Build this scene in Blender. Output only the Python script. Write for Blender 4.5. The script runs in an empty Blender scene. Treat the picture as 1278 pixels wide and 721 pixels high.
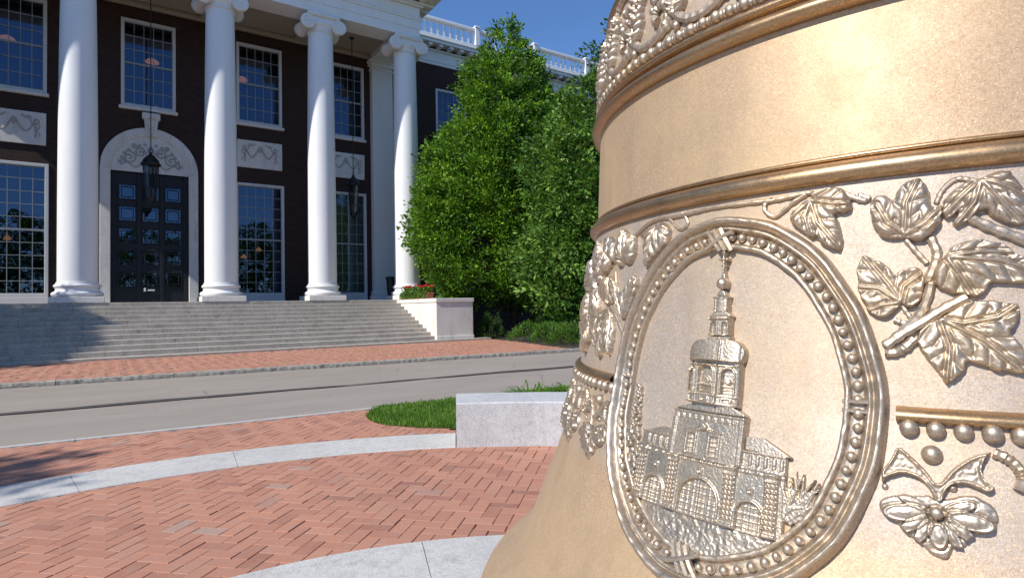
import bpy, math, random
import numpy as np
from mathutils import Vector, Matrix

rad = math.radians
rnd = random.Random(7)
npr = np.random.default_rng(11)
scene = bpy.context.scene
col = scene.collection

# ------------------------------------------------------------------ camera
EYE = 1.3
YAW, PITCH, ROLL = rad(55.858), rad(1.665), rad(-1.068)
f_h = Vector((math.cos(YAW), math.sin(YAW), 0))
r_h = Vector((math.sin(YAW), -math.cos(YAW), 0))
zup = Vector((0, 0, 1))
Fv = f_h * math.cos(PITCH) + zup * math.sin(PITCH)
Uv = -f_h * math.sin(PITCH) + zup * math.cos(PITCH)
R2 = r_h * math.cos(ROLL) + Uv * math.sin(ROLL)
U2 = -r_h * math.sin(ROLL) + Uv * math.cos(ROLL)
cd = bpy.data.cameras.new('camera')
cam = bpy.data.objects.new('camera', cd)
col.objects.link(cam)
m = Matrix((R2, U2, -Fv)).transposed().to_4x4()
m.translation = Vector((0, 0, EYE))
cam.matrix_world = m
cd.sensor_width = 36.0
cd.lens = 741.45 / 1278 * 36
cd.clip_start = 0.02
cd.clip_end = 3000
scene.camera = cam

# ------------------------------------------------------------------ light
SUN_EL, SUN_AZ = rad(42), rad(189.5)          # azimuth counter-clockwise from +X
sd = Vector((math.cos(SUN_EL) * math.cos(SUN_AZ), math.cos(SUN_EL) * math.sin(SUN_AZ), math.sin(SUN_EL)))
w = bpy.data.worlds.new('World')
scene.world = w
w.use_nodes = True
nt = w.node_tree
bg = nt.nodes['Background']
sky = nt.nodes.new('ShaderNodeTexSky')
sky.sky_type = 'NISHITA'
sky.sun_disc = False
sky.sun_elevation = SUN_EL
sky.sun_rotation = (math.pi / 2 - SUN_AZ) % (2 * math.pi)
sky.air_density = 1.0
sky.dust_density = 0.0
sky.ozone_density = 4.5
sky.altitude = 600
tn = nt.nodes.new('ShaderNodeMix'); tn.data_type = 'RGBA'; tn.blend_type = 'MULTIPLY'; tn.inputs[0].default_value = 1.0
tn.inputs[7].default_value = (0.80, 0.97, 1.16, 1)      # clear deep-blue morning air
nt.links.new(sky.outputs[0], tn.inputs[6]); nt.links.new(tn.outputs[2], bg.inputs[0])
bg.inputs[1].default_value = 0.124
sl = bpy.data.lights.new('sun', 'SUN')
sl.energy = 4.9
sl.angle = rad(0.5)
sl.color = (1.0, 0.955, 0.88)
so = bpy.data.objects.new('sun', sl)
col.objects.link(so)
so.rotation_euler = sd.to_track_quat('Z', 'Y').to_euler()
scene.view_settings.view_transform = 'Standard'
scene.view_settings.look = 'None'
scene.view_settings.exposure = 0.22
scene.view_settings.gamma = 1.0
scene.view_settings.use_curve_mapping = False

# ------------------------------------------------------------------ helpers
def tag(o, label=None, cat=None, group=None, kind=None):
    if label: o['label'] = label
    if cat: o['category'] = cat
    if group: o['group'] = group
    if kind: o['kind'] = kind
    return o

def empty(name, loc=(0, 0, 0), rz=0.0):
    o = bpy.data.objects.new(name, None)
    o.empty_display_size = 0.1
    col.objects.link(o)
    o.location = loc
    o.rotation_euler = (0, 0, rz)
    return o

def root_loc(p):
    l = Vector((0, 0, 0))
    while p is not None:
        l = l + p.location
        p = p.parent
    return l

def mesh_np(name, V, faces, mat, parent=None, smooth=False, tint=None, world=True):
    """V (n,3) array; faces: (m,k) array or list of index tuples."""
    V = np.asarray(V, dtype=np.float64)
    if world and parent is not None:
        V = V - np.array(root_loc(parent))
    me = bpy.data.meshes.new(name)
    if isinstance(faces, np.ndarray):
        k = faces.shape[1]
        me.vertices.add(len(V)); me.vertices.foreach_set('co', V.astype(np.float32).ravel())
        me.loops.add(faces.size); me.loops.foreach_set('vertex_index', faces.astype(np.int32).ravel())
        me.polygons.add(len(faces))
        me.polygons.foreach_set('loop_start', np.arange(0, faces.size, k, dtype=np.int32))
        me.polygons.foreach_set('loop_total', np.full(len(faces), k, dtype=np.int32))
        me.update(calc_edges=True)
    else:
        me.from_pydata([tuple(v) for v in V], [], [tuple(f) for f in faces])
        me.update()
    if not smooth:
        me.polygons.foreach_set('use_smooth', np.zeros(len(me.polygons), dtype=bool))
    elif smooth is True:
        me.polygons.foreach_set('use_smooth', np.ones(len(me.polygons), dtype=bool))
    elif isinstance(smooth, (int, float)) and smooth:
        me.polygons.foreach_set('use_smooth', np.ones(len(me.polygons), dtype=bool))
        me.set_sharp_from_angle(angle=rad(smooth))
    if tint is not None:
        a = me.attributes.new('tint', 'FLOAT', 'FACE')
        a.data.foreach_set('value', np.asarray(tint, dtype=np.float32))
    me.materials.append(mat)
    o = bpy.data.objects.new(name, me)
    col.objects.link(o)
    if parent is not None: o.parent = parent
    return o

class MB:
    def __init__(s): s.v = []; s.f = []
    def add(s, vs, fs):
        n = len(s.v); s.v += [tuple(v) for v in vs]; s.f += [tuple(i + n for i in f) for f in fs]
        return s
    def box(s, x0, x1, y0, y1, z0, z1):
        return s.add([(x0,y0,z0),(x1,y0,z0),(x1,y1,z0),(x0,y1,z0),(x0,y0,z1),(x1,y0,z1),(x1,y1,z1),(x0,y1,z1)],
              [(0,3,2,1),(4,5,6,7),(0,1,5,4),(1,2,6,5),(2,3,7,6),(3,0,4,7)])
    def cbox(s, x0, x1, y0, y1, z0, z1, b=0.01):
        """box with chamfered edges"""
        vs = []
        for (z, d) in ((z0, b), (z0 + b, 0), (z1 - b, 0), (z1, b)):
            for (cx, sx, cy, sy) in ((x0, 1, y0, 1), (x1, -1, y0, 1), (x1, -1, y1, -1), (x0, 1, y1, -1)):
                # two verts per corner
                if (sx, sy) in ((1, 1), (-1, -1)):
                    vs.append((cx + sx*d, cy + sy*(d + b), z)); vs.append((cx + sx*(d + b), cy + sy*d, z))
                else:
                    vs.append((cx + sx*(d + b), cy + sy*d, z)); vs.append((cx + sx*d, cy + sy*(d + b), z))
        fs = [tuple(reversed(range(8))), tuple(range(24, 32))]
        for r in range(3):
            for i in range(8):
                j = (i + 1) % 8
                fs.append((r*8 + i, r*8 + j, r*8 + 8 + j, r*8 + 8 + i))
        return s.add(vs, fs)
    def lathe(s, prof, cx=0, cy=0, n=24, a0=0.0, a1=2*math.pi, cap=True):
        full = abs(a1 - a0 - 2*math.pi) < 1e-6
        m_ = n if full else n + 1
        vs = []
        for (r, z) in prof:
            for i in range(m_):
                a = a0 + (a1 - a0) * i / n
                vs.append((cx + r*math.cos(a), cy + r*math.sin(a), z))
        fs = []
        for k in range(len(prof) - 1):
            for i in range(n):
                j = (i + 1) % m_ if full else i + 1
                fs.append((k*m_ + i, k*m_ + j, (k+1)*m_ + j, (k+1)*m_ + i))
        if full and cap:
            fs.append(tuple(reversed(range(n)))); fs.append(tuple((len(prof)-1)*m_ + i for i in range(n)))
        return s.add(vs, fs)
    def tube(s, pts, r, n=8, closed=False):
        pts = [Vector(p) for p in pts]
        rs = r if isinstance(r, (list, tuple)) else [r]*len(pts)
        N = len(pts); vs = []; up = None
        for i, p in enumerate(pts):
            a = pts[(i-1) % N] if (closed or i > 0) else p
            b = pts[(i+1) % N] if (closed or i < N-1) else p
            t = (b - a).normalized()
            if up is None:
                up = Vector((0,0,1)) if abs(t.z) < 0.9 else Vector((1,0,0))
            u_ = (up - t*up.dot(t)).normalized(); up = u_
            v_ = t.cross(u_)
            for k in range(n):
                an = 2*math.pi*k/n
                vs.append(p + (u_*math.cos(an) + v_*math.sin(an))*rs[i])
        fs = []
        for i in range(N if closed else N-1):
            i2 = (i+1) % N
            for k in range(n):
                k2 = (k+1) % n
                fs.append((i*n+k, i*n+k2, i2*n+k2, i2*n+k))
        if not closed:
            fs.append(tuple(reversed(range(n)))); fs.append(tuple((N-1)*n+k for k in range(n)))
        return s.add(vs, fs)
    def prism(s, poly, axis, a, b):
        """poly list of 2D; axis 'x','y','z' extrusion from a to b"""
        def P(q, c):
            return {'x': (c, q[0], q[1]), 'y': (q[0], c, q[1]), 'z': (q[0], q[1], c)}[axis]
        n = len(poly)
        vs = [P(q, a) for q in poly] + [P(q, b) for q in poly]
        fs = [tuple(reversed(range(n))), tuple(range(n, 2*n))]
        for i in range(n):
            j = (i+1) % n
            fs.append((i, j, n+j, n+i))
        return s.add(vs, fs)
    def ball(s, c, r, n=10, sx=1, sy=1, sz=1):
        prof = [(math.sin(math.pi*k/n)*1.0, -math.cos(math.pi*k/n)) for k in range(n+1)]
        vs = []; m_ = n*2
        for (pr, pz) in prof:
            for i in range(m_):
                a = 2*math.pi*i/m_
                vs.append((c[0]+sx*r*pr*math.cos(a), c[1]+sy*r*pr*math.sin(a), c[2]+sz*r*pz))
        fs = []
        for k in range(n):
            for i in range(m_):
                j = (i+1) % m_
                fs.append((k*m_+i, k*m_+j, (k+1)*m_+j, (k+1)*m_+i))
        return s.add(vs, fs)
    def build(s, name, mat, parent=None, smooth=False, world=True):
        import bmesh
        o = mesh_np(name, np.array(s.v) if s.v else np.zeros((0,3)), s.f, mat, parent, False, None, world)
        bm = bmesh.new(); bm.from_mesh(o.data)
        bmesh.ops.remove_doubles(bm, verts=bm.verts, dist=1e-5)
        bmesh.ops.recalc_face_normals(bm, faces=bm.faces)
        bm.to_mesh(o.data); bm.free()
        if smooth:
            me = o.data
            me.polygons.foreach_set('use_smooth', np.ones(len(me.polygons), dtype=bool))
            me.set_sharp_from_angle(angle=rad(smooth if not isinstance(smooth, bool) else 40))
        return o

def copy_tree(o, parent=None):
    c = o.copy(); col.objects.link(c); c.parent = parent
    for ch in list(o.children):
        copy_tree(ch, c)
    return c

# ------------------------------------------------------------------ materials
def new_mat(name):
    mt = bpy.data.materials.new(name); mt.use_nodes = True
    t = mt.node_tree
    return mt, t, t.nodes['Principled BSDF']

class N:
    """tiny node-graph helper"""
    def __init__(s, t): s.t = t
    def n(s, typ, **kw):
        x = s.t.nodes.new(typ)
        for k, v in kw.items():
            if k.startswith('i_'):
                x.inputs[int(k[2:])].default_value = v
            else: setattr(x, k, v)
        return x
    def l(s, a, b): s.t.links.new(a, b)
    def coord(s, scale=(1,1,1), kind='Object'):
        tc = s.n('ShaderNodeTexCoord'); mp = s.n('ShaderNodeMapping')
        s.l(tc.outputs[kind], mp.inputs[0]); mp.inputs['Scale'].default_value = scale
        return mp.outputs[0]
    def noise(s, vec, scale, detail=4, rough=0.6):
        x = s.n('ShaderNodeTexNoise'); x.inputs['Scale'].default_value = scale
        x.inputs['Detail'].default_value = detail; x.inputs['Roughness'].default_value = rough
        if vec is not None: s.l(vec, x.inputs['Vector'])
        return x.outputs['Fac']
    def vor(s, vec, scale, out='Distance', feature='F1'):
        x = s.n('ShaderNodeTexVoronoi', feature=feature); x.inputs['Scale'].default_value = scale
        if vec is not None: s.l(vec, x.inputs['Vector'])
        return x.outputs[out]
    def ramp(s, fac, stops, interp='LINEAR'):
        x = s.n('ShaderNodeValToRGB'); cr = x.color_ramp; cr.interpolation = interp
        while len(cr.elements) < len(stops): cr.elements.new(0.5)
        for e, (p, c) in zip(cr.elements, stops):
            e.position = p; e.color = (*c, 1) if len(c) == 3 else c
        s.l(fac, x.inputs[0]); return x.outputs[0]
    def mix(s, fac, a, b, mode='MIX'):
        x = s.n('ShaderNodeMix', data_type='RGBA', blend_type=mode)
        for idx, v in ((0, fac), (6, a), (7, b)):
            if hasattr(v, 'links') or hasattr(v, 'is_linked'): s.l(v, x.inputs[idx])
            else: x.inputs[idx].default_value = v if idx == 0 else ((*v, 1) if len(v) == 3 else v)
        return x.outputs[2]
    def math(s, op, a, b=0.0, c=0.0):
        x = s.n('ShaderNodeMath', operation=op)
        for i, v in enumerate((a, b, c)):
            if hasattr(v, 'is_linked'): s.l(v, x.inputs[i])
            else: x.inputs[i].default_value = v
        return x.outputs[0]
    def bump(s, h, strength, dist, bsdf, prev=None):
        x = s.n('ShaderNodeBump'); x.inputs['Strength'].default_value = strength; x.inputs['Distance'].default_value = dist
        s.l(h, x.inputs['Height'])
        if prev is not None: s.l(prev, x.inputs['Normal'])
        if bsdf is not None: s.l(x.outputs[0], bsdf.inputs['Normal'])
        return x.outputs[0]
    def attr(s, name):
        x = s.n('ShaderNodeAttribute', attribute_name=name, attribute_type='GEOMETRY'); return x.outputs['Fac']

def stone_mat(name, c1, c2, c3, scale=1.0, rough=0.75, speck=0.0, stain=0.0, bump=0.15):
    mt, t, b = new_mat(name); g = N(t); v = g.coord()
    base = g.ramp(g.noise(v, 1.3*scale, 5), [(0.3, c1), (0.7, c2)])
    base = g.mix(g.ramp(g.noise(v, 14*scale, 5, 0.7), [(0.45, (0,0,0)), (0.75, (1,1,1))]), base, c3)
    if speck:
        sp = g.vor(v, 190, 'Color')
        spk = g.ramp(sp, [(0.0, (0.45,0.45,0.46)), (0.35, (0.85,0.85,0.85)), (1.0, (1.15,1.15,1.15))])
        base = g.mix(speck, base, g.mix(1.0, base, spk, 'MULTIPLY'))
    if stain:
        st = g.ramp(g.noise(g.coord((1.6, 1.6, 0.35)), 2.2, 6, 0.7), [(0.5, (1,1,1)), (0.75, (0.55,0.5,0.45))])
        base = g.mix(stain, base, g.mix(1.0, base, st, 'MULTIPLY'))
    g.l(base, b.inputs['Base Color']); b.inputs['Roughness'].default_value = rough
    g.bump(g.noise(v, 60*scale, 4), bump, 0.01, b)
    return mt

M = {}
def paint_mat(name, c, rough=0.45, grime=0.45):
    mt, t, b = new_mat(name); g = N(t); v = g.coord()
    d = tuple(x*0.82 for x in c)
    base = g.mix(g.ramp(g.noise(g.coord((1,1,.3)), 2.0, 6, .7), [(0.45, (0,0,0)), (0.8, (grime,)*3)]), c, d)
    g.l(base, b.inputs['Base Color']); b.inputs['Roughness'].default_value = rough
    g.bump(g.noise(v, 25, 3), 0.06, 0.01, b)
    return mt
M['white'] = paint_mat('white_paint', (0.74, 0.74, 0.74), 0.5)
M['ceil'] = paint_mat('ceiling_paint', (0.36, 0.31, 0.25), 0.7)
M['frame'] = paint_mat('window_paint', (0.60, 0.61, 0.62), 0.5)
M['sash'] = paint_mat('shaded_sash_paint', (0.30, 0.32, 0.34), 0.5)  # portico shade put into the colour: darker than the frame paint
M['black'] = paint_mat('black_iron', (0.012, 0.012, 0.013), 0.45)
M['door'] = paint_mat('door_paint', (0.006, 0.008, 0.013), 0.55)
M['limestone'] = stone_mat('limestone', (0.70,0.68,0.64), (0.78,0.76,0.72), (0.60,0.57,0.53), stain=0.45)
M['marble'] = stone_mat('pale_marble', (0.68,0.66,0.61), (0.77,0.75,0.70), (0.60,0.56,0.50), rough=0.6, stain=0.55)
M['step'] = stone_mat('step_granite', (0.39,0.350,0.300), (0.48,0.440,0.385), (0.29,0.255,0.210), rough=0.8, speck=0.4, stain=0.7)
M['granite'] = stone_mat('grey_granite', (0.50,0.50,0.50), (0.57,0.57,0.57), (0.42,0.42,0.43), rough=0.7, speck=1.0, stain=0.3)
M['paving'] = stone_mat('pale_granite_paving', (0.50,0.485,0.455), (0.58,0.565,0.53), (0.43,0.42,0.40), rough=0.75, speck=0.75, stain=0.35)
M['carved'] = stone_mat('weathered_carving', (0.40,0.385,0.355), (0.48,0.46,0.43), (0.30,0.29,0.265))
M['curb'] = stone_mat('rough_curb_granite', (0.30,0.27,0.23), (0.38,0.35,0.30), (0.12,0.095,0.07), rough=0.85, speck=0.4, bump=0.4)

def brick_wall_mat():
    mt, t, b = new_mat('dark_brick'); g = N(t)
    tc = g.n('ShaderNodeTexCoord'); sp = g.n('ShaderNodeSeparateXYZ'); g.l(tc.outputs['Object'], sp.inputs[0])
    cb = g.n('ShaderNodeCombineXYZ'); g.l(sp.outputs[0], cb.inputs[0]); g.l(sp.outputs[2], cb.inputs[1])
    br = g.n('ShaderNodeTexBrick'); g.l(cb.outputs[0], br.inputs['Vector'])
    br.inputs['Scale'].default_value = 1.0
    br.inputs['Brick Width'].default_value = 0.215; br.inputs['Row Height'].default_value = 0.075
    br.inputs['Mortar Size'].default_value = 0.006
    br.inputs['Color1'].default_value = (0.050, 0.019, 0.013, 1); br.inputs['Color2'].default_value = (0.022, 0.009, 0.007, 1)
    br.inputs['Mortar'].default_value = (0.050, 0.040, 0.034, 1)
    c = g.mix(g.ramp(g.noise(tc.outputs['Object'], 0.8, 5), [(0.35,(0.75,)*3),(0.7,(1.1,)*3)]), br.outputs[0], (0.024,0.010,0.009))
    c = g.mix(0.75, c, br.outputs[0])
    g.l(c, b.inputs['Base Color']); b.inputs['Roughness'].default_value = 0.85
    g.bump(br.outputs['Fac'], 0.4, -0.01, b)
    return mt
M['brick'] = brick_wall_mat()

def paver_mat():
    mt, t, b = new_mat('brick_paver'); g = N(t); v = g.coord()
    a = g.attr('tint')
    c = g.ramp(a, [(0.0,(0.26,0.105,0.070)), (0.22,(0.39,0.168,0.104)), (0.5,(0.44,0.196,0.122)), (0.75,(0.47,0.220,0.138)), (0.88,(0.36,0.195,0.142)), (1.0,(0.38,0.250,0.195))])
    c = g.mix(g.ramp(g.noise(v, 9, 6, .75), [(0.4,(0,0,0)),(0.8,(.55,)*3)]), c, (0.40,0.26,0.20))
    c = g.mix(g.ramp(g.noise(v, 70, 4, .7), [(0.5,(0,0,0)),(0.85,(.5,)*3)]), c, (0.17,0.075,0.055))
    c = g.mix(g.ramp(g.noise(v, 0.8, 4, .6), [(0.4,(0,0,0)),(0.75,(.35,)*3)]), c, (0.30,0.16,0.12))
    g.l(c, b.inputs['Base Color']); b.inputs['Roughness'].default_value = 0.85
    g.bump(g.noise(v, 90, 4, .7), 0.35, 0.004, b)
    return mt
M['paver'] = paver_mat()
M['sand'] = stone_mat('joint_sand', (0.20,0.125,0.09), (0.28,0.18,0.135), (0.13,0.08,0.06), scale=3, rough=0.95, bump=0.4)
M['soil'] = stone_mat('soil', (0.035,0.025,0.018), (0.06,0.042,0.03), (0.02,0.015,0.011), scale=4, rough=0.95, bump=0.9)

def asphalt_mat():
    mt, t, b = new_mat('worn_asphalt'); g = N(t); v = g.coord()
    c = g.ramp(g.noise(g.coord((.35,1.2,1)), 1.1, 6, .65), [(0.3,(0.285,0.246,0.205)),(0.7,(0.345,0.302,0.256))])
    c = g.mix(g.ramp(g.noise(v, 130, 3, .8), [(0.4,(0,0,0)),(0.7,(.5,)*3)]), c, (0.12,0.11,0.10))
    c = g.mix(g.ramp(g.noise(g.coord((.12,2.2,1)), 1.6, 5, .7), [(0.55,(0,0,0)),(0.75,(.28,)*3)]), c, (0.15,0.133,0.115))
    dv = g.n('ShaderNodeMix', data_type='VECTOR'); dv.inputs[0].default_value = 0.06
    nz = g.n('ShaderNodeTexNoise'); nz.inputs['Scale'].default_value = 2.5; nz.inputs['Detail'].default_value = 4; g.l(v, nz.inputs['Vector'])
    g.l(v, dv.inputs[4]); g.l(nz.outputs['Color'], dv.inputs[5])
    cr = g.vor(dv.outputs[1], 0.75, 'Distance', 'DISTANCE_TO_EDGE')
    crm = g.math('MULTIPLY', g.math('LESS_THAN', cr, 0.012), g.ramp(g.noise(v, 0.5, 3), [(0.52,(0,0,0)),(0.60,(.35,)*3)]))
    c = g.mix(crm, c, (0.09,0.08,0.07))
    oil = g.ramp(g.noise(g.coord((.25,.9,1)), 1.7, 3), [(0.60,(0,0,0)),(0.74,(.18,)*3)])
    c = g.mix(oil, c, (0.12,0.108,0.096))
    g.l(c, b.inputs['Base Color']); b.inputs['Roughness'].default_value = 0.85
    g.bump(g.noise(v, 160, 3, .8), 0.4, 0.006, b)
    return mt
M['asphalt'] = asphalt_mat()
M['tar'] = stone_mat('tar_seam', (0.06,0.054,0.048), (0.10,0.09,0.08), (0.04,0.036,0.032), scale=2, rough=0.7)

def leaf_mat(name, stops, trans=0.35, rough=0.5):
    mt = bpy.data.materials.new(name); mt.use_nodes = True; t = mt.node_tree; g = N(t)
    b = t.nodes['Principled BSDF']; out = t.nodes['Material Output']
    c = g.ramp(g.attr('tint'), stops)
    g.l(c, b.inputs['Base Color']); b.inputs['Roughness'].default_value = rough
    b.inputs['Specular IOR Level'].default_value = 0.35
    tr = g.n('ShaderNodeBsdfTranslucent'); g.l(g.mix(0.5, c, (0.20,0.30,0.02)), tr.inputs[0])
    mx = g.n('ShaderNodeMixShader'); mx.inputs[0].default_value = trans
    g.l(b.outputs[0], mx.inputs[1]); g.l(tr.outputs[0], mx.inputs[2]); g.l(mx.outputs[0], out.inputs[0])
    return mt
M['leaf1'] = leaf_mat('beech_leaf', [(0,(0.018,0.060,0.006)),(0.5,(0.072,0.195,0.009)),(1,(0.215,0.400,0.020))], 0.30)
M['leaf2'] = leaf_mat('dogwood_leaf', [(0,(0.020,0.062,0.010)),(0.5,(0.065,0.170,0.017)),(1,(0.21,0.36,0.055))], 0.28)
M['leaf3'] = leaf_mat('oak_leaf', [(0,(0.02,0.05,0.012)),(1,(0.05,0.11,0.022))])
M['hedge'] = leaf_mat('hedge_leaf', [(0,(0.030,0.080,0.010)),(0.5,(0.065,0.165,0.016)),(1,(0.13,0.26,0.03))], 0.3)
M['grass'] = leaf_mat('grass_blade', [(0,(0.065,0.155,0.018)),(0.6,(0.150,0.300,0.034)),(1,(0.28,0.35,0.09))], 0.3, 0.6)
M['bark'] = stone_mat('bark', (0.07,0.055,0.042), (0.11,0.09,0.07), (0.03,0.024,0.019), scale=3, rough=0.9, bump=0.8)
M['lawn'] = stone_mat('lawn_ground', (0.05,0.10,0.02), (0.08,0.15,0.03), (0.04,0.065,0.018), scale=1, rough=0.95, bump=0.5)

def glass_mat():
    mt = bpy.data.materials.new('window_glass'); mt.use_nodes = True; t = mt.node_tree; g = N(t)
    out = t.nodes['Material Output']; t.nodes.remove(t.nodes['Principled BSDF'])
    tr = g.n('ShaderNodeBsdfTransparent'); tr.inputs[0].default_value = (0.42,0.46,0.46,1)
    gl = g.n('ShaderNodeBsdfGlossy'); gl.inputs['Roughness'].default_value = 0.01; gl.inputs[0].default_value = (0.50,0.68,1.0,1)
    v = g.coord(); bn = g.bump(g.noise(v, 1.6, 2), 0.035, 0.05, None); g.l(bn, gl.inputs['Normal'])
    lw = g.n('ShaderNodeFresnel'); lw.inputs[0].default_value = 1.5
    f = g.math('ADD', g.math('MULTIPLY', lw.outputs[0], 1.5), 0.06)
    mx = g.n('ShaderNodeMixShader'); g.l(f, mx.inputs[0]); g.l(tr.outputs[0], mx.inputs[1]); g.l(gl.outputs[0], mx.inputs[2])
    g.l(mx.outputs[0], out.inputs[0]); return mt
M['glass'] = glass_mat()
def lantern_glass():
    mt = bpy.data.materials.new('lantern_glass'); mt.use_nodes = True; t = mt.node_tree; g = N(t)
    out = t.nodes['Material Output']; t.nodes.remove(t.nodes['Principled BSDF'])
    tr = g.n('ShaderNodeBsdfTransparent'); tr.inputs[0].default_value = (0.45,0.46,0.45,1)
    gl = g.n('ShaderNodeBsdfGlossy'); gl.inputs['Roughness'].default_value = 0.08; gl.inputs[0].default_value = (0.6,0.7,0.9,1)
    mx = g.n('ShaderNodeMixShader'); mx.inputs[0].default_value = 0.05; g.l(tr.outputs[0], mx.inputs[1]); g.l(gl.outputs[0], mx.inputs[2]); g.l(mx.outputs[0], out.inputs[0]); return mt
M['lglass'] = lantern_glass()
def plain(name, c, rough=0.6, metal=0.0):
    mt, t, b = new_mat(name); g = N(t); v = g.coord()
    g.l(g.mix(g.ramp(g.noise(v, 8, 5), [(0.35,(0,0,0)),(0.75,(.5,)*3)]), c, tuple(x*0.7 for x in c)), b.inputs['Base Color'])
    b.inputs['Roughness'].default_value = rough; b.inputs['Metallic'].default_value = metal
    return mt
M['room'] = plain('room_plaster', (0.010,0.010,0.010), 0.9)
M['blind'] = plain('green_curtain', (0.40,0.52,0.38), 0.9)
M['terracotta'] = plain('terracotta', (0.40,0.13,0.06), 0.8)
M['petal'] = plain('red_petal', (0.55,0.015,0.012), 0.6)
M['roof'] = plain('grey_roof', (0.12,0.12,0.13), 0.8)
def emit_mat(name, c, s):
    mt, t, b = new_mat(name)
    b.inputs['Base Color'].default_value = (*c, 1); b.inputs['Emission Color'].default_value = (*c, 1); b.inputs['Emission Strength'].default_value = s
    return mt
M['lamp'] = emit_mat('lamp_glow', (1.0,0.40,0.16), 0.32)

def bronze_mat(name, gold, silver, mode, rough=0.45, metal=0.85, grain=0.5, dent=0.05):
    """cast bronze paint: gold where rubbed, silver-grey patina by noise and by height bands of the casting"""
    mt, t, b = new_mat(name); g = N(t); v = g.coord()
    tc = g.n('ShaderNodeTexCoord'); sp = g.n('ShaderNodeSeparateXYZ'); g.l(tc.outputs['Object'], sp.inputs[0])
    n1 = g.noise(v, 9, 5, .6); n2 = g.noise(v, 2.6, 4, .6); n3 = g.noise(v, 55, 5, .75)
    if mode == 'body':
        z = g.math('ADD', sp.outputs[2], g.math('MULTIPLY', g.math('SUBTRACT', n1, 0.5), 0.05))
        lo = g.math('SMOOTH_MIN', 1.0, g.math('MAXIMUM', 0.0, g.math('MULTIPLY', g.math('SUBTRACT', z, 0.300), 28.0)), 0.05)
        hi = g.math('LESS_THAN', sp.outputs[2], 0.633)
        hi2 = g.math('GREATER_THAN', sp.outputs[2], 0.838)
        fac = g.math('MULTIPLY', g.math('ADD', g.math('MULTIPLY', lo, hi), hi2), 0.92)
        c = g.mix(fac, gold, silver)
    elif mode == 'relief':
        fac = g.ramp(n1, [(0.38,(0,0,0)),(0.62,(1,1,1))])
        c = g.mix(fac, gold, silver)
    else:
        c = g.mix(g.ramp(n1, [(0.4,(0,0,0)),(0.7,(.5,)*3)]), gold, silver)
    c = g.mix(g.ramp(n2, [(0.35,(0,0,0)),(0.75,(.35,)*3)]), c, tuple(min(1, x*1.12) for x in gold))
    c = g.mix(g.ramp(n3, [(0.56,(0,0,0)),(0.8,(.35,)*3)]), c, tuple(x*0.45 for x in gold))
    fl = g.vor(v, 760, 'Color')
    c = g.mix(g.ramp(fl, [(0.0,(.75,)*3),(0.5,(.25,)*3),(1.0,(0,0,0))]), c, tuple(x*0.55 for x in gold))
    c = g.mix(g.ramp(g.vor(g.coord((1,1,1.3)), 620, 'Color'), [(0.0,(0,0,0)),(0.74,(0,0,0)),(0.95,(.8,)*3)]), c, tuple(min(1, x*1.35) for x in gold))
    if mode == 'body':
        # rain streaks and rubbed stains running down the casting
        hue = g.noise(g.coord((1,1,.6)), 6.5, 3, .5)
        c = g.mix(g.ramp(hue, [(0.42,(0,0,0)),(0.68,(.5,)*3)]), c, (gold[0]*1.04, gold[1]*1.05, gold[2]*.90))
        tg = g.n('ShaderNodeTangent', direction_type='RADIAL', axis='Z'); g.l(tg.outputs[0], b.inputs['Tangent'])
        b.inputs['Anisotropic'].default_value = 0.35; b.inputs['Anisotropic Rotation'].default_value = 0.25
        stv = g.noise(g.coord((7, 7, .9)), 3.0, 6, .65)
        c = g.mix(g.ramp(stv, [(0.50,(0,0,0)),(0.72,(.42,)*3)]), c, tuple(x*0.66 for x in gold))
    g.l(c, b.inputs['Base Color'])
    b.inputs['Metallic'].default_value = metal
    rr = g.ramp(g.noise(v, 22, 4), [(0.3,(max(0.05,rough-0.07),)*3),(0.7,(min(1,rough+0.08),)*3)])
    g.l(rr, b.inputs['Roughness'])
    p1 = g.bump(g.noise(v, 950, 2, .6), grain, 0.0005, None)
    g.bump(g.noise(v, 14, 3, .5), dent, 0.01, b, p1)
    return mt
GOLD = (0.575, 0.412, 0.268); GOLD2 = (0.46, 0.300, 0.160); SILV = (0.480, 0.438, 0.408)
M['bell'] = bronze_mat('cast_bronze', GOLD, SILV, 'body', 0.58, 0.48, 0.42, 0.03)
M['ring'] = bronze_mat('polished_bronze', GOLD2, (0.42,0.32,0.22), 'ring', 0.36, 0.9, 0.10, 0.03)
M['orn'] = bronze_mat('rubbed_bronze', (0.54,0.425,0.300), (0.475,0.420,0.365), 'relief', 0.46, 0.82, 0.12, 0.02)
M['church'] = bronze_mat('dark_rubbed_bronze', (0.56,0.455,0.335), (0.44,0.39,0.335), 'relief', 0.40, 0.80, 0.16, 0.02)

# ================================================================== SETTING
def sheet(name, poly, z, mat, kind='structure', zf=None):
    V = [(x, y, zf(x, y) if zf else z) for x, y in poly]
    o = mesh_np(name, V, [tuple(range(len(V)))], mat)
    return tag(o, kind=kind)

def curb_y(x): return 14.35 - 0.095*x          # far kerb line
def near_y(x): return 7.70 - 0.062*x           # near road edge
sheet('ground', [(-900,-900),(900,-900),(900,900),(-900,900)], -0.16, M['lawn'])
R_Z = lambda x, y: -0.006 if y < 10 else -0.05
road = mesh_np('road', [(-120,near_y(-120),-.006),(120,near_y(120),-.006),(120,curb_y(120)+.05,-.055),(-120,curb_y(-120)+.05,-.055)], [(0,1,2,3)], M['asphalt'])
tag(road, kind='structure')
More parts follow.
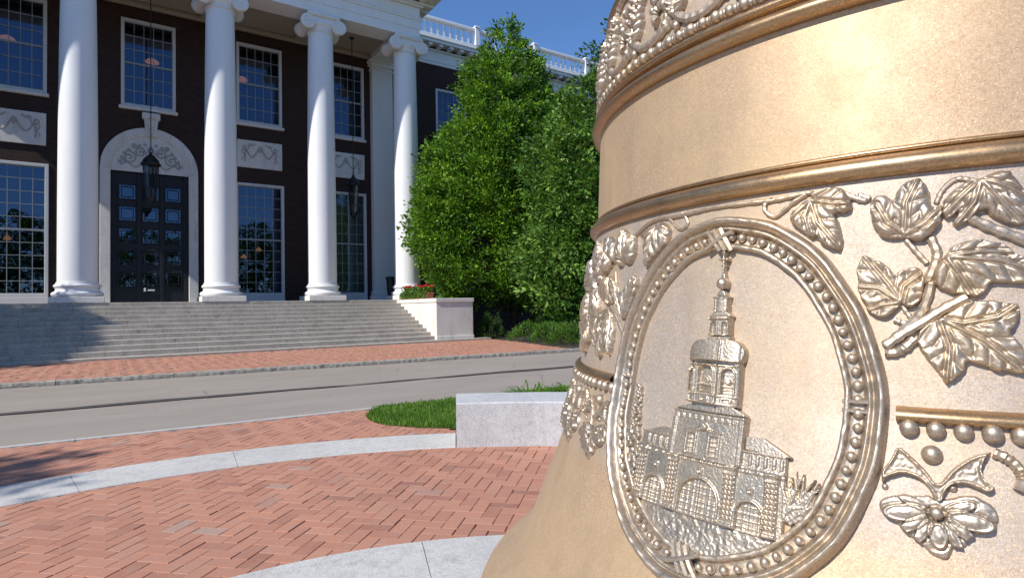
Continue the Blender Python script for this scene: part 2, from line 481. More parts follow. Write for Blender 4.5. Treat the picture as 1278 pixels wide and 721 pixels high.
# dark tar seam in the middle of the road
mb = MB()
P = []
for i in range(141):
    x = -30 + i*0.5
    y = 10.52 - 0.062*x + 0.03*math.sin(x*1.3) + 0.02*math.sin(x*3.1)
    wd = 0.085 + 0.035*math.sin(x*0.9+1) + 0.02*math.sin(x*4.7)
    z0 = -0.006 - (y - near_y(x)) / (curb_y(x) - near_y(x)) * 0.049 + 0.004
    P.append((x, y - wd, z0)); P.append((x, y + wd, z0))
tag(mesh_np('road_seam', P, [(2*i, 2*i+2, 2*i+3, 2*i+1) for i in range(140)], M['tar']), kind='structure')
# plaza bed, sidewalk bed
sheet('plaza_bed', [(-40,-30),(30,-30),(30,near_y(30)-.02),(-40,near_y(-40)-.02)], -0.018, M['sand'])
mesh = MB()
sheet('sidewalk_bed', [(-40,curb_y(-40)+.1),(11.2,curb_y(11.2)+.1),(11.6,15.5),(12.3,18),(12.4,19.9),(12.4,24),(-40,24)], 0.000, M['sand'])

# ---- herringbone clay pavers, one sheet per area
def herringbone(name, inside, x0, x1, y0, y1, z, seed, L=0.194, jit=0.0011):
    r = np.random.default_rng(seed)
    w_ = L/2
    c45 = math.cos(rad(45)); s45 = math.sin(rad(45))
    ext = max(x1-x0, y1-y0)
    n = int(ext/w_*1.0) + 6
    cx, cy = (x0+x1)/2, (y0+y1)/2
    i, j = np.meshgrid(np.arange(-n, n), np.arange(-n, n), indexing='ij')
    i = i.ravel(); j = j.ravel(); res = (i-j) % 4
    hs = res == 0; vs = res == 3
    bx = np.concatenate([i[hs]+1.0, i[vs]+0.5]); by = np.concatenate([j[hs]+0.5, j[vs]+1.0])
    hw = np.concatenate([np.full(hs.sum(), 1.0), np.full(vs.sum(), 0.5)]); hh = np.concatenate([np.full(hs.sum(), 0.5), np.full(vs.sum(), 1.0)])
    X = cx + (bx*c45 - by*s45)*w_; Y = cy + (bx*s45 + by*c45)*w_
    keep = (X > x0) & (X < x1) & (Y > y0) & (Y < y1)
    keep &= inside(X, Y)
    X, Y, hw, hh = X[keep], Y[keep], hw[keep]*w_, hh[keep]*w_
    m_ = len(X)
    gap = 0.0008 + r.random(m_)**3*0.0036
    ang = r.normal(0, 0.006, m_) + rad(45)
    zt = z + r.normal(0, jit, m_); tx = r.normal(0, 0.005, m_); ty = r.normal(0, 0.005, m_)
    V = np.zeros((m_, 8, 3))
    sx = np.array([-1, 1, 1, -1]); sy = np.array([-1, -1, 1, 1])
    for lv in range(2):
        ins = gap + (0.0022 if lv == 1 else 0.0)
        for k in range(4):
            lx = sx[k]*(hw-ins); ly = sy[k]*(hh-ins)
            V[:, lv*4+k, 0] = X + lx*np.cos(ang) - ly*np.sin(ang)
            V[:, lv*4+k, 1] = Y + lx*np.sin(ang) + ly*np.cos(ang)
            V[:, lv*4+k, 2] = (zt + lx*tx + ly*ty) if lv == 1 else z - 0.016
            if lv == 1:
                pass
    # middle ring: vertical sides then small chamfer
    Vm = V[:, 0:4].copy(); Vm[:, :, 2] = V[:, 4:8, 2] - 0.003
    A = np.concatenate([V[:, 0:4], Vm, V[:, 4:8]], axis=1)
    base = (np.arange(m_)*12)[:, None]
    q = []
    for lv in range(2):
        for k in range(4):
            q.append([lv*4+k, lv*4+(k+1) % 4, lv*4+4+(k+1) % 4, lv*4+4+k])
    q.append([8, 9, 10, 11])
    F = (base[:, None, :] + np.array(q)[None]).reshape(-1, 4)
    tint = np.repeat(np.clip(r.beta(2.2, 2.2, m_)*0.85 + (r.random(m_) < 0.055)*0.33, 0, 1), 9)
    return tag(mesh_np(name, A.reshape(-1, 3), F, M['paver'], None, False, tint), kind='structure')

C1 = (0.562, 0.651); R1 = 2.566
C2 = (0.458, 0.878); RI, RO = 4.589, 5.203
TH_W = rad(61.2)                      # wall ends here, band continues beyond
def grass_in(X, Y, pad=0.0):
    """tongue of lawn between the band and the road"""
    d = np.hypot(X-C2[0], Y-C2[1])
    xe = 2.52 - pad + 0.55*((Y-6.62)/0.95)**2
    return (X > xe) & (d > RO + 0.12 - pad) & (Y < near_y(X) - 0.10 + pad)
def plaza_in(X, Y):
    d1 = np.hypot(X-C1[0], Y-C1[1]); d2 = np.hypot(X-C2[0], Y-C2[1])
    ok = (d1 > R1-0.06) & ~((d2 > RI+0.06) & (d2 < RO-0.06)) & (Y < near_y(X)-0.06)
    ok &= ~grass_in(X, Y, -0.06)
    ok &= ~((d2 > RO) & (X > 2.6) & (Y < 5.4))
    return ok
herringbone('plaza_paving', plaza_in, -7.5, 6.5, -2.5, 8.2, 0.0, 3)
def walk_in(X, Y):
    xe = np.interp(Y, [13.2, 15.5, 18, 19.9], [11.2, 11.6, 12.3, 12.4])
    return (Y > curb_y(X)+0.13) & (X < xe)
herringbone('sidewalk', walk_in, -9, 12.8, 13, 19.86, 0.022, 5, jit=0.002)

# ---- granite ring segments let into the bricks
def arc_slab(name, c, r0, r1, a0, a1, z0, z1, mat, n=None, bev=0.006, parent=None):
    n = n or max(4, int(abs(a1-a0)*max(r1, 1)/0.06))
    prof = [(r0, z0), (r0, z1-bev), (r0+bev, z1), (r1-bev, z1), (r1, z1-bev), (r1, z0)]
    vs = []; fs = []
    for i in range(n+1):
        a = a0 + (a1-a0)*i/n
        for (r, z) in prof: vs.append((c[0]+r*math.cos(a), c[1]+r*math.sin(a), z))
    k = len(prof)
    for i in range(n):
        for j in range(k):
            j2 = (j+1) % k
            fs.append((i*k+j, (i+1)*k+j, (i+1)*k+j2, i*k+j2))
    fs.append(tuple(range(k))); fs.append(tuple(reversed(range(n*k, n*k+k))))
    mb = MB(); mb.add(vs, fs)
    return mb.build(name, mat, parent)
# inner pad around the bell, cut in wedge slabs
mb = MB()
def ring_slabs(name, c, r0, r1, cuts, z1):
    for a0, a1 in zip(cuts[:-1], cuts[1:]):
        g_ = 0.0025/ r1
        tag(arc_slab(name, c, r0, r1, rad(a0)+g_, rad(a1)-g_, -0.12, z1, M['paving']), kind='structure')
ring_slabs('granite_pad', C1, 0.35, R1, [-170,-140,-110,-80,-50,-20,10,40,70,100,111.5,140,165,190], 0.008)
ring_slabs('granite_band', C2, RI, RO, [61.3, 84.6, 98, 112.5, 128, 136.2, 150, 165, 180], 0.010)
# flush kerb strip between plaza and road, raised kerb on the far side
x = -20.0; rk = random.Random(5)
while x < 16:
    l_ = 2.2 + rk.random()*0.9
    mb = MB()
    y0, y1 = near_y(x), near_y(x+l_-.008)
    mb.add([(x,y0-.075,-.1),(x+l_-.008,y1-.075,-.1),(x+l_-.008,y1+.03,-.1),(x,y0+.03,-.1),(x,y0-.075,.010),(x+l_-.008,y1-.075,.010),(x+l_-.008,y1+.03,.006),(x,y0+.03,.006)],
           [(0,3,2,1),(4,5,6,7),(0,1,5,4),(1,2,6,5),(2,3,7,6),(3,0,4,7)])
    tag(mb.build('kerb', M['paving']), kind='structure')
    x += l_
x = -24.0
while x < 34:
    l_ = 1.7 + rk.random()*1.3
    n = max(6, int(l_/0.07)); vs = []; fs = []
    for i in range(n+1):
        xx = x + (l_-.012)*i/n; y = curb_y(xx)
        j = lambda a: (rk.random()-.5)*a
        sec = [(y+.14, -.15), (y+.14, .040+j(.006)), (y+.012+j(.010), .040+j(.004)), (y-.004+j(.014), .022+j(.012)), (y-.010+j(.020), -.02+j(.016)), (y-.002+j(.012), -.15)]
        vs += [(xx, a, b) for a, b in sec]
    for i in range(n):
        for k in range(5): fs.append((i*6+k, (i+1)*6+k, (i+1)*6+k+1, i*6+k+1))
    fs += [tuple(range(6)), tuple(reversed(range(n*6, n*6+6)))]
    mb = MB(); mb.add(vs, fs)
    tag(mb.build('kerb', M['curb']), kind='structure')
    x += l_
# planting bed right of the stairs, lawn beyond the plaza
sheet('planting_bed', [(10.9,13.36),(40,curb_y(40)+.15),(40,28),(11.8,28),(11.8,24),(12.4,22),(12.35,19.95),(12.3,18),(11.6,15.5),(11.0,13.9)], 0.018, M['soil'])
xs = [2.9+0.0, 2.64, 2.55, 2.52, 2.56, 2.72, 2.95]
poly = [(9, near_y(9)-.1), (3.1, near_y(3.1)-.1)]
for yy in np.linspace(7.35, 5.75, 12):
    poly.append((2.52 + 0.55*((yy-6.62)/0.95)**2, yy))
for a in np.linspace(58, 0, 14):
    poly.append((C2[0]+(RO+.12)*math.cos(rad(a)), C2[1]+(RO+.12)*math.sin(rad(a))))
poly += [(9, .9)]
sheet('lawn_bed', poly, 0.004, M['lawn'])

# ---- granite seat wall
seat = arc_slab('seat_wall', C2, RI-.005, RO+.01, rad(14), TH_W, -0.05, 0.41, M['granite'], bev=0.012)
tag(seat, 'curved grey granite seat wall standing at the edge of the brick plaza', 'seat wall')

# ================================================================== LIBRARY
BC = 1.3
lib = empty('library_building', (BC, 27.5, 0))
tag(lib, 'dark brick library with a white columned portico, granite steps and roof balustrade', 'building')
WY = 27.5; GY = 28.0; PZ = 1.67

def wall_holes(name, x0, x1, z0, z1, y, holes, mat, depth=0.3):
    xs = sorted({x0, x1, *[h[0] for h in holes], *[h[1] for h in holes]})
    zs = sorted({z0, z1, *[h[2] for h in holes], *[h[3] for h in holes]})
    mb = MB()
    for a, b in zip(xs[:-1], xs[1:]):
        for c, d in zip(zs[:-1], zs[1:]):
            mx, mz = (a+b)/2, (c+d)/2
            if any(h[0] < mx < h[1] and h[2] < mz < h[3] for h in holes): continue
            mb.add([(a,y,c),(b,y,c),(b,y,d),(a,y,d)], [(0,1,2,3)])
    for h in holes:
        a, b, c, d = h
        mb.add([(a,y,c),(b,y,c),(b,y,d),(a,y,d),(a,y+depth,c),(b,y+depth,c),(b,y+depth,d),(a,y+depth,d)],
               [(0,4,5,1),(1,5,6,2),(2,6,7,3),(3,7,4,0)])
    o = mesh_np(name, mb.v, mb.f, mat, lib)
    return o
cxs = [BC-8.0, BC-4.15, BC+4.15, BC+7.95]
up_c = [BC-8.0, BC-4.15, BC, BC+4.15, BC+7.95]
HW = 0.935
holes = [(c-HW, c+HW, 9.42, 12.92) for c in up_c] + [(c-1.0, c+1.0, 1.95, 6.83) for c in cxs] + [(0.03, 2.69, 1.67, 6.85)]
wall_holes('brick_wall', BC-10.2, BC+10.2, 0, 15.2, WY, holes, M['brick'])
wing_c = [15.25 + 3.85*i for i in range(5)]
for sgn in (1, -1):
    hs = []
    for c in wing_c:
        cc = c if sgn == 1 else 2*BC - c
        hs += [(cc-HW, cc+HW, 9.42, 12.92), (cc-1.0, cc+1.0, 1.95, 6.83)]
    a, b = (BC+10.2, BC+33) if sgn == 1 else (BC-33, BC-10.2)
    wall_holes('brick_wall', a, b, 0, 15.2, GY, hs, M['brick'])
# body of the block behind the fronts (side and rear walls, roof) and short returns
mb = MB()
for (x0_, x1_) in ((BC-33, BC-10.2), (BC+10.2, BC+33)):
    pass
mb.add([(BC-33,GY,0),(BC-33,46,0),(BC+33,46,0),(BC+33,GY,0),(BC-33,GY,15.2),(BC-33,46,15.2),(BC+33,46,15.2),(BC+33,GY,15.2)], [(0,1,5,4),(1,2,6,5),(2,3,7,6)])
for s_ in (-1, 1):
    xx = BC + s_*10.2
    mb.add([(xx,WY,0),(xx,GY,0),(xx,GY,15.2),(xx,WY,15.2)], [(0,1,2,3)])
mesh_np('rear_wall', mb.v, mb.f, M['brick'], lib)
mb = MB(); mb.box(BC-33, BC+33, 27.9, 46, 15.22, 15.3); mb.build('roof', M['roof'], lib)
# dark rooms behind the glass
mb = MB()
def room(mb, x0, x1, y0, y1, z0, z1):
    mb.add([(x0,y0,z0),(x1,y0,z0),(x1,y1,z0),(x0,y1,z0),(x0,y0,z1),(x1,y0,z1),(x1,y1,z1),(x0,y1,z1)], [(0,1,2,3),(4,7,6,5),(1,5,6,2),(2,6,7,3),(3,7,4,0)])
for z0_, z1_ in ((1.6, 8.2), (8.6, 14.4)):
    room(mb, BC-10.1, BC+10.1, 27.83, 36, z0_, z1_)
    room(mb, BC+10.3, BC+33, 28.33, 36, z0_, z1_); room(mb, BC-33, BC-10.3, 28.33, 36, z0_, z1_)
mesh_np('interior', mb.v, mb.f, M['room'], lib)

# ---- windows
def make_window(wd, z0, z1, y, cols, rows, sill):
    """centred on x=0, built in world height, local to lib"""
    fr = MB(); f = 0.11
    h = wd/2
    fr.cbox(-h, -h+f, y-.035, y+.13, z0, z1, .008); fr.cbox(h-f, h, y-.035, y+.13, z0, z1, .008)
    fr.cbox(-h+f, h-f, y-.034, y+.13, z1-f, z1, .008); fr.cbox(-h+f, h-f, y-.034, y+.13, z0, z0+f*1.1, .008)
    sa = MB(); g0, g1 = -h+f, h-f; b0, b1 = z0+f*1.1, z1-f
    yy = y+.075
    for i in range(cols+1):
        xx = g0 + (g1-g0)*i/cols; t = .022 if 0 < i < cols else .04
        sa.box(xx-t/2, xx+t/2, yy-.022, yy+.022, b0, b1)
    for j in range(rows+1):
        zz = b0 + (b1-b0)*j/rows; t = .022
        if j in (0, rows): t = .07
        if j*2 == rows: t = .075
        sa.box(g0, g1, yy-.0255-(.012 if j*2 == rows else 0), yy+.0255, zz-t/2, zz+t/2)
    pn = MB(); pn.add([(g0,yy,b0),(g1,yy,b0),(g1,yy,b1),(g0,yy,b1)], [(0,1,2,3)])
    si = MB()
    if sill: si.cbox(-h-.07, h+.07, y-.13, y+.1, z0-.12, z0-.003, .012)
    else: si.cbox(-h, h, y-.06, y+.1, z0-.25, z0-.003, .01)
    return fr, sa, pn, si
protos = {}
def window(kind, c, y):
    key = (kind, y)
    if key not in protos:
        if kind == 'u': parts = make_window(1.87, 9.42, 12.92, y, 5, 6, True)
        else: parts = make_window(2.0, 1.95, 6.83, y, 5, 10, False)
        fr = parts[0].build('window', M['frame'], None); fr.parent = lib
        # geometry is local x about the window centre; shift to lib frame
        V = np.zeros(len(fr.data.vertices)*3); fr.data.vertices.foreach_get('co', V); V = V.reshape(-1,3); V[:,1] -= 27.5
        fr.data.vertices.foreach_set('co', V.ravel()); fr.location = (c-BC, 0, 0)
        for nm, pt, mt in (('sash', parts[1], M['sash']), ('pane', parts[2], M['glass']), ('sill', parts[3], M['limestone'] if kind == 'u' else M['frame'])):
            o = pt.build(nm, mt, None); o.parent = fr
            V = np.zeros(len(o.data.vertices)*3); o.data.vertices.foreach_get('co', V); V = V.reshape(-1,3); V[:,1] -= 27.5
            o.data.vertices.foreach_set('co', V.ravel())
        protos[key] = fr
    else:
        fr = copy_tree(protos[key], lib); fr.location = (c-BC, 0, 0)
    return fr
for c in up_c: window('u', c, WY)
for c in cxs: window('l', c, WY)
for c in wing_c:
    for s_ in (1, -1):
        cc = c if s_ == 1 else 2*BC - c
        window('u', cc, GY); window('l', cc, GY)
mb = MB(); 
pts = [(BC+7.95-.95+i*.06, 27.70+.03*math.sin(i*1.9)) for i in range(33)]
for (xa, ya), (xb, yb) in zip(pts[:-1], pts[1:]):
    mb.add([(xa,ya,1.8),(xb,yb,1.8),(xb,yb,6.7),(xa,ya,6.7)], [(0,1,2,3)])
tag(mb.build('curtain', M['blind'], lib, 60), 'pale green curtain closed behind the lower window nearest the pilaster')

# ---- carved stone panels between the storeys
def spiral(cx, cz, r, a0, turns, n=26, shrink=0.12, sgn=1):
    return [(cx + r*(1-(1-shrink)*i/n)*math.cos(a0+sgn*turns*2*math.pi*i/n), cz + r*(1-(1-shrink)*i/n)*math.sin(a0+sgn*turns*2*math.pi*i/n)) for i in range(n+1)]
def make_panel(c):
    mb = MB(); y = WY-.05
    mb.cbox(c-.92, c+.92, y, WY+.02, 7.5, 8.69, .01)
    o = mb.build('relief_panel', M['limestone'], lib)
    cv = MB(); yy = y-.012
    def T(p2, r): cv.tube([(c+a, yy, b) for a, b in p2], r, 6)
    for s_ in (-1, 1):
        T([(s_*(.08+.5*t), 8.3 - .42*math.sin(math.pi*min(1,t*1.0)*.5)*0 - .38*(1-(2*t-1)**2)*.0 - .34*math.sin(math.pi*t)) for t in np.linspace(0,1,12)], .03)
        T([(s_*(.06+.56*t), 8.38 - .40*math.sin(math.pi*t)) for t in np.linspace(0,1,12)], .022)
        T([(s_*a, b) for a, b in spiral(.62, 8.36, .16, 2.6, 1.3)], .02)
        T([(s_*a, b) for a, b in spiral(.42, 8.47, .08, 0, 1.1)], .016)
        T([(s_*.62, 8.3-.55*t+.0*t) for t in np.linspace(0,1,8)], [.035-.015*abs(math.sin(i*1.6)) for i in range(8)])
        T([(s_*(.70+.05*math.sin(t*9)), 8.25-.45*t) for t in np.linspace(0,1,14)], .015)
        T([(s_*(.2+.2*t), 8.5+.06*math.sin(t*7)) for t in np.linspace(0,1,10)], .018)
    cv.ball((c, yy, 8.36), .085, 8, 1, .5, 1.1); cv.ball((c, yy, 8.22), .05, 6, 1, .5, 1)
    cv.build('carving', M['carved'], o, 60)
for c in cxs: make_panel(c)

# ---- door, arched surround and tympanum
mb = MB(); sx0, sx1, zs = -0.31, 3.03, 6.93
cxd = (sx0+sx1)/2; ro = (sx1-sx0)/2; ri = 1.33
mb.cbox(sx0, .03, WY-.12, WY+.12, PZ, zs, .012); mb.cbox(2.69, sx1, WY-.12, WY+.12, PZ, zs, .012)
n = 32; vs = []
for i in range(n+1):
    a = math.pi*i/n
    for (r, yy) in ((ro, WY+.02), (ro, WY-.10), (ro-.02, WY-.12), (ri+.10, WY-.12), (ri+.08, WY-.09), (ri+.02, WY-.09), (ri, WY-.06), (ri, WY+.05)):
        vs.append((cxd+r*math.cos(a), yy, zs+r*math.sin(a)*1.02))
fs = []
for i in range(n):
    for k in range(7): fs.append((i*8+k, (i+1)*8+k, (i+1)*8+k+1, i*8+k+1))
mb.add(vs, fs)
ds = mb.build('door_surround', M['limestone'], lib, 30)
mb = MB(); mb.prism([(cxd-.26, 9.2), (cxd+.28, 9.2), (cxd+.18, 8.3), (cxd-.16, 8.3)], 'y', WY-.24, WY-.05)
mb.cbox(cxd-.30, cxd+.32, WY-.28, WY-.05, 8.95, 9.21, .03); mb.ball((cxd-.14, WY-.24, 9.03), .09, 6); mb.ball((cxd+.16, WY-.24, 9.03), .09, 6)
mb.tube([(cxd+.01, WY-.26, 8.9), (cxd+.01, WY-.28, 8.6), (cxd+.01, WY-.25, 8.35)], [.12, .09, .06], 8)
mb.build('keystone', M['limestone'], ds, 40)
mb = MB(); mb.prism([(cxd-ri, 6.85)] + [(cxd+ri*math.cos(a), zs+ri*math.sin(a)*1.02) for a in np.linspace(math.pi, 0, 24)] + [(cxd+ri, 6.85)], 'y', WY-.03, WY+.1)
ty = mb.build('tympanum', M['limestone'], ds)
mb = MB(); yy = WY-.045
def T(p2, r): mb.tube([(cxd+a, yy, b) for a, b in p2], r, 6)
for s_ in (-1, 1):
    T([(s_*a, b) for a, b in spiral(.72, 7.40, .26, 1.2, 1.6)], .03)
    T([(s_*a, b) for a, b in spiral(.34, 7.62, .2, 2.0, 1.4, sgn=-1)], .026)
    T([(s_*a, b) for a, b in spiral(.95, 7.25, .13, 0.2, 1.2, sgn=-1)], .024)
    T([(s_*a, b) for a, b in spiral(.55, 7.9, .12, 3, 1.2)], .022)
    T([(s_*(.1+.9*t), 7.12+.08*math.sin(t*10)) for t in np.linspace(0,1,20)], .026)
    T([(s_*(.05+.2*t), 7.3+.75*t-.3*t*t) for t in np.linspace(0,1,8)], .03)
    for q in range(7):
        a = 1.4-q*.19; mb.ball((cxd+s_*1.08*math.cos(a), yy, zs+1.05*math.sin(a)), .06, 5, 1, .5, 1)
mb.ball((cxd, yy, 7.75), .14, 8, .8, .5, 1.2)
mb.build('carving', M['carved'], ty, 60)
# door leaf with 15 framed panes
dr = MB(); x0_, x1_ = .04, 2.68; yd = WY+.06
dr.box(x0_, x1_, yd+.05, yd+.09, PZ+.01, 6.84)
dr.cbox(x0_, x0_+.16, yd, yd+.05, PZ+.01, 6.84, .006); dr.cbox(x1_-.16, x1_, yd, yd+.05, PZ+.01, 6.84, .006)
colx = [.58, 1.36, 2.14]; rowz = [2.62 + .86*i for i in range(5)]
for xx in (.97, 1.75): dr.cbox(xx-.07, xx+.07, yd+.005, yd+.05, PZ+.02, 6.83, .006)
door = dr.build('door', M['door'], lib)
mo = MB(); pn = MB()
for cx_ in colx:
    for cz_ in rowz:
        for (h_, d_, t_) in ((.31, .012, .05), (.21, .03, .03)):
            mo.cbox(cx_-h_, cx_-h_+t_, yd-d_+.03, yd+.05, cz_-h_, cz_+h_, .006); mo.cbox(cx_+h_-t_, cx_+h_, yd-d_+.03, yd+.05, cz_-h_, cz_+h_, .006)
            mo.cbox(cx_-h_+t_, cx_+h_-t_, yd-d_+.031, yd+.05, cz_-h_, cz_-h_+t_, .006); mo.cbox(cx_-h_+t_, cx_+h_-t_, yd-d_+.031, yd+.05, cz_+h_-t_, cz_+h_, .006)
        pn = MB(); pn.add([(cx_-.28,yd+.035,cz_-.28),(cx_+.28,yd+.035,cz_-.28),(cx_+.28,yd+.035,cz_+.28),(cx_-.28,yd+.035,cz_+.28)], [(0,1,2,3)])
        pn.build('pane', M['glass'], door); mo.build('pane_moulding', M['door'], door); mo = MB()
mb = MB()
mb.cbox(1.13, 1.20, yd-.03, yd+.02, 2.15, 2.29, .006); mb.cbox(1.26, 1.50, yd-.03, yd+.02, 2.17, 2.23, .006)
mb.build('door_plate', M['white'], door)

# ---- podium, stairs, cheek walls
mb = MB(); mb.cbox(BC-11.2, BC+10.9, 23.78, 27.49, 0.0, PZ, .012); mb.build('podium', M['step'], lib)
st = MB(); st.cbox(BC-11.6, 12.45, 19.86, 21.0, -.05, .09, .01)
stairs = st.build('staircase', M['step'], lib)
zt = [.09 + (1.67-.09)*k/11 for k in range(1, 11)]
for k, z in enumerate(zt):
    y0 = 20.29 + .349*k
    s_ = MB(); j_ = 0.0
    xa, xb = BC-8.9, 10.195
    cuts = [xa]; rj = random.Random(40+k)
    while cuts[-1] < xb - 3.2: cuts.append(cuts[-1] + 2.0 + rj.random()*1.1)
    cuts.append(xb)
    for a, b in zip(cuts[:-1], cuts[1:]):
        s_.cbox(a+.002, b-.002, y0+rj.random()*.006, y0+.7 if k < 9 else 23.9, .05 if k == 0 else zt[k-1]-.1, z+rj.random()*.003, .011)
    s_.build('step', M['step'], stairs)
for (x0_, x1_) in ((10.2, 11.8), (2*BC-11.8, 2*BC-10.2)):
    mb = MB(); mb.cbox(x0_, x1_, 20.15, 23.9, .085, 1.50, .012)
    ck = mb.build('cheek_wall', M['marble'], lib)
    mb = MB(); mb.cbox(x0_-.03, x1_+.03, 20.11, 23.9, 1.502, 1.655, .014); mb.build('cap_stone', M['marble'], ck)
    mb = MB(); mb.cbox(x0_-.006, x1_+.025, 20.125, 23.9, .086, .22, .01); mb.build('base_course', M['marble'], ck)

# ---- Ionic columns
def make_column(x, y=24.5):
    c = (x, y); rb, rt = .565, .49
    pl = MB(); pl.cbox(x-.74, x+.74, y-.74, y+.74, PZ, PZ+.20, .012)
    root_ = None
    prof = []
    zb, zt_ = 2.36, 12.62
    for i in range(25):
        t = i/24; e = 1 - t**2.2
        prof.append((rt + (rb-rt)*e, zb + (zt_-zb)*t))
    sh = MB(); sh.lathe([(rb+.03, zb-.03), (rb+.03, zb-.005)] + prof, x, y, 48)
    root_ = sh.build('column', M['white'], lib, 50)
    pl.build('plinth', M['marble'], root_)
    b = MB(); pr = []
    for (zc, h, rr_) in ((PZ+.29, .085, .66),):
        for k in range(9):
            a = -math.pi/2 + math.pi*k/8; pr.append((rr_+.085*math.cos(a)-.02, zc+h*math.sin(a)))
    pr += [(.635, PZ+.385), (.61, PZ+.42), (.605, PZ+.47), (.63, PZ+.50)]
    for k in range(9):
        a = -math.pi/2 + math.pi*k/8; pr.append((.60+.062*math.cos(a), PZ+.565+.06*math.sin(a)))
    pr += [(.60, PZ+.635), (.60, PZ+.66), (.57, PZ+.70)]
    b.lathe(pr, x, y, 48); b.build('base', M['white'], root_, 50)
    # capital: necking, echinus, bolsters ending in spiral volutes, abacus
    k_ = MB()
    k_.lathe([(rt, 12.60), (rt+.045, 12.63), (rt+.045, 12.66), (rt+.01, 12.70), (rt+.03, 12.80), (rt+.12, 12.93), (rt+.10, 12.98), (rt, 13.0)], x, y, 40)
    k_.cbox(x-.66, x+.66, y-.60, y+.60, 13.19, 13.35, .03)
    k_.box(x-.62, x+.62, y-.50, y+.50, 12.99, 13.19)
    for s_ in (-1, 1):
        cx_ = x + s_*.63; cz_ = 12.93; vr = .295
        prof2 = [(vr*.93, y-.555), (vr, y-.53), (vr*.98, y-.44), (vr*.74, y-.14), (vr*.70, y), (vr*.74, y+.14), (vr*.98, y+.44), (vr, y+.53), (vr*.93, y+.555)]
        vs = []; fs = []; n = 22
        for (r, yy) in prof2:
            for i in range(n):
                a = 2*math.pi*i/n; vs.append((cx_+r*math.cos(a), yy, cz_+r*math.sin(a)))
        for j in range(len(prof2)-1):
            for i in range(n): fs.append((j*n+i, j*n+(i+1)%n, (j+1)*n+(i+1)%n, (j+1)*n+i))
        fs += [tuple(range(n)), tuple(reversed(range(8*n, 9*n)))]
        k_.add(vs, fs)
        for yy in (y-.56, y+.56):
            k_.tube([(cx_ + s_*a, yy, cz_+b) for a, b in spiral(0, 0, vr*.92, math.pi/2+.3, 2.4, 44, .12)], .028, 6)
            k_.ball((cx_, yy, cz_), .05, 6)
    for yy in (y-.53, y+.53):
        for q in range(7): k_.ball((x-.30+.10*q, yy+(.03 if yy<y else -.03), 12.92), .055, 5, .75, .8, 1.4)
    k_.build('capital', M['white'], root_, 45)
    return root_
X0 = [11.0, 7.24, 3.47]
c0 = make_column(X0[0])
for x in X0[1:] + [2*BC-v for v in X0[::-1]]:
    c = copy_tree(c0, lib); c.location = (x-X0[0], 0, 0)

# ---- pilasters against the wall at both portico ends
for s_ in (1, -1):
    xc = BC + s_*9.72
    mb = MB(); mb.box(xc-.52, xc+.52, 27.18, 27.6, PZ, 13.35)
    p_ = mb.build('pilaster', M['white'], lib)
    mb = MB(); mb.cbox(xc-.64, xc+.64, 27.06, 27.6, PZ, PZ+.28, .03); mb.cbox(xc-.58, xc+.58, 27.12, 27.6, PZ+.281, PZ+.48, .04); mb.build('base', M['white'], p_)
    mb = MB(); mb.cbox(xc-.57, xc+.57, 27.13, 27.6, 12.85, 12.95, .02); mb.cbox(xc-.62, xc+.62, 27.08, 27.6, 13.05, 13.2, .03); mb.cbox(xc-.66, xc+.66, 27.04, 27.6, 13.2, 13.348, .02)
    mb.build('capital', M['white'], p_)

# ---- portico entablature
EX0, EX1 = 2*BC-11.52, 11.52
YF, YB = 23.98, 25.02
def beam_ring(mb, d, z0, z1, inner=True):
    """front beam plus two side returns, expanded outward by d"""
    mb.box(EX0-d, EX1+d, YF-d, YB, z0, z1)
    mb.box(EX0-d, EX0+1.04, YB+.001, 27.49, z0, z1); mb.box(EX1-1.04, EX1+d, YB+.001, 27.49, z0, z1)
mb = MB()
beam_ring(mb, 0, 13.351, 13.74); beam_ring(mb, .03, 13.741, 14.12); beam_ring(mb, .075, 14.121, 14.21); beam_ring(mb, .10, 14.211, 14.26)
ent = mb.build('entablature', M['white'], lib)
mb = MB(); beam_ring(mb, .01, 14.261, 14.72); mb.build('frieze', M['white'], ent)
mb = MB(); beam_ring(mb, .14, 14.721, 14.80); beam_ring(mb, .24, 14.801, 14.88); beam_ring(mb, .78, 15.03, 15.2); beam_ring(mb, .86, 15.201, 15.28); beam_ring(mb, .93, 15.281, 15.34)
for i in range(int((EX1-EX0+1.4)/.62)):
    x = EX0-.62+.62*i; mb.cbox(x-.13, x+.13, YF-.70, YF-.20, 14.885, 15.028, .03)
for i in range(6):
    y = YF+.05+.6*i
    mb.cbox(EX1+.2, EX1+.7, y-.13, y+.13, 14.885, 15.028, .03); mb.cbox(EX0-.7, EX0-.2, y-.13, y+.13, 14.885, 15.028, .03)
mb.build('cornice', M['white'], ent)
mb = MB()
mb.prism([(EX0-.95, 15.345), (EX1+.95, 15.345), (BC, 18.6)], 'y', YF-.1, YF+.4)
mb.prism([(EX0-1.0, 15.345), (EX0-.5, 15.346), (BC, 18.45), (EX1+.5, 15.346), (EX1+1.0, 15.345), (BC, 18.9)], 'y', YF-.93, 40)
mb.build('pediment', M['white'], lib)
mb = MB(); mb.box(EX0+1.0, EX1-1.0, YB-.02, 27.49, 13.60, 13.68)
for x in (X0 + [2*BC-v for v in X0]):
    if abs(x-BC) < 9: mb.box(x-.35, x+.35, YB, 27.4, 13.45, 13.599)
ce = mb.build('portico_ceiling', M['ceil'], lib)
mb = MB()
mb.cbox(EX0+1.04, EX1-1.04, 27.26, 27.49, 13.40, 13.598, .04); mb.cbox(EX0+1.04, EX1-1.04, YB+.002, YB+.12, 13.46, 13.598, .03)
mb.build('ceiling_moulding', M['ceil'], ce)

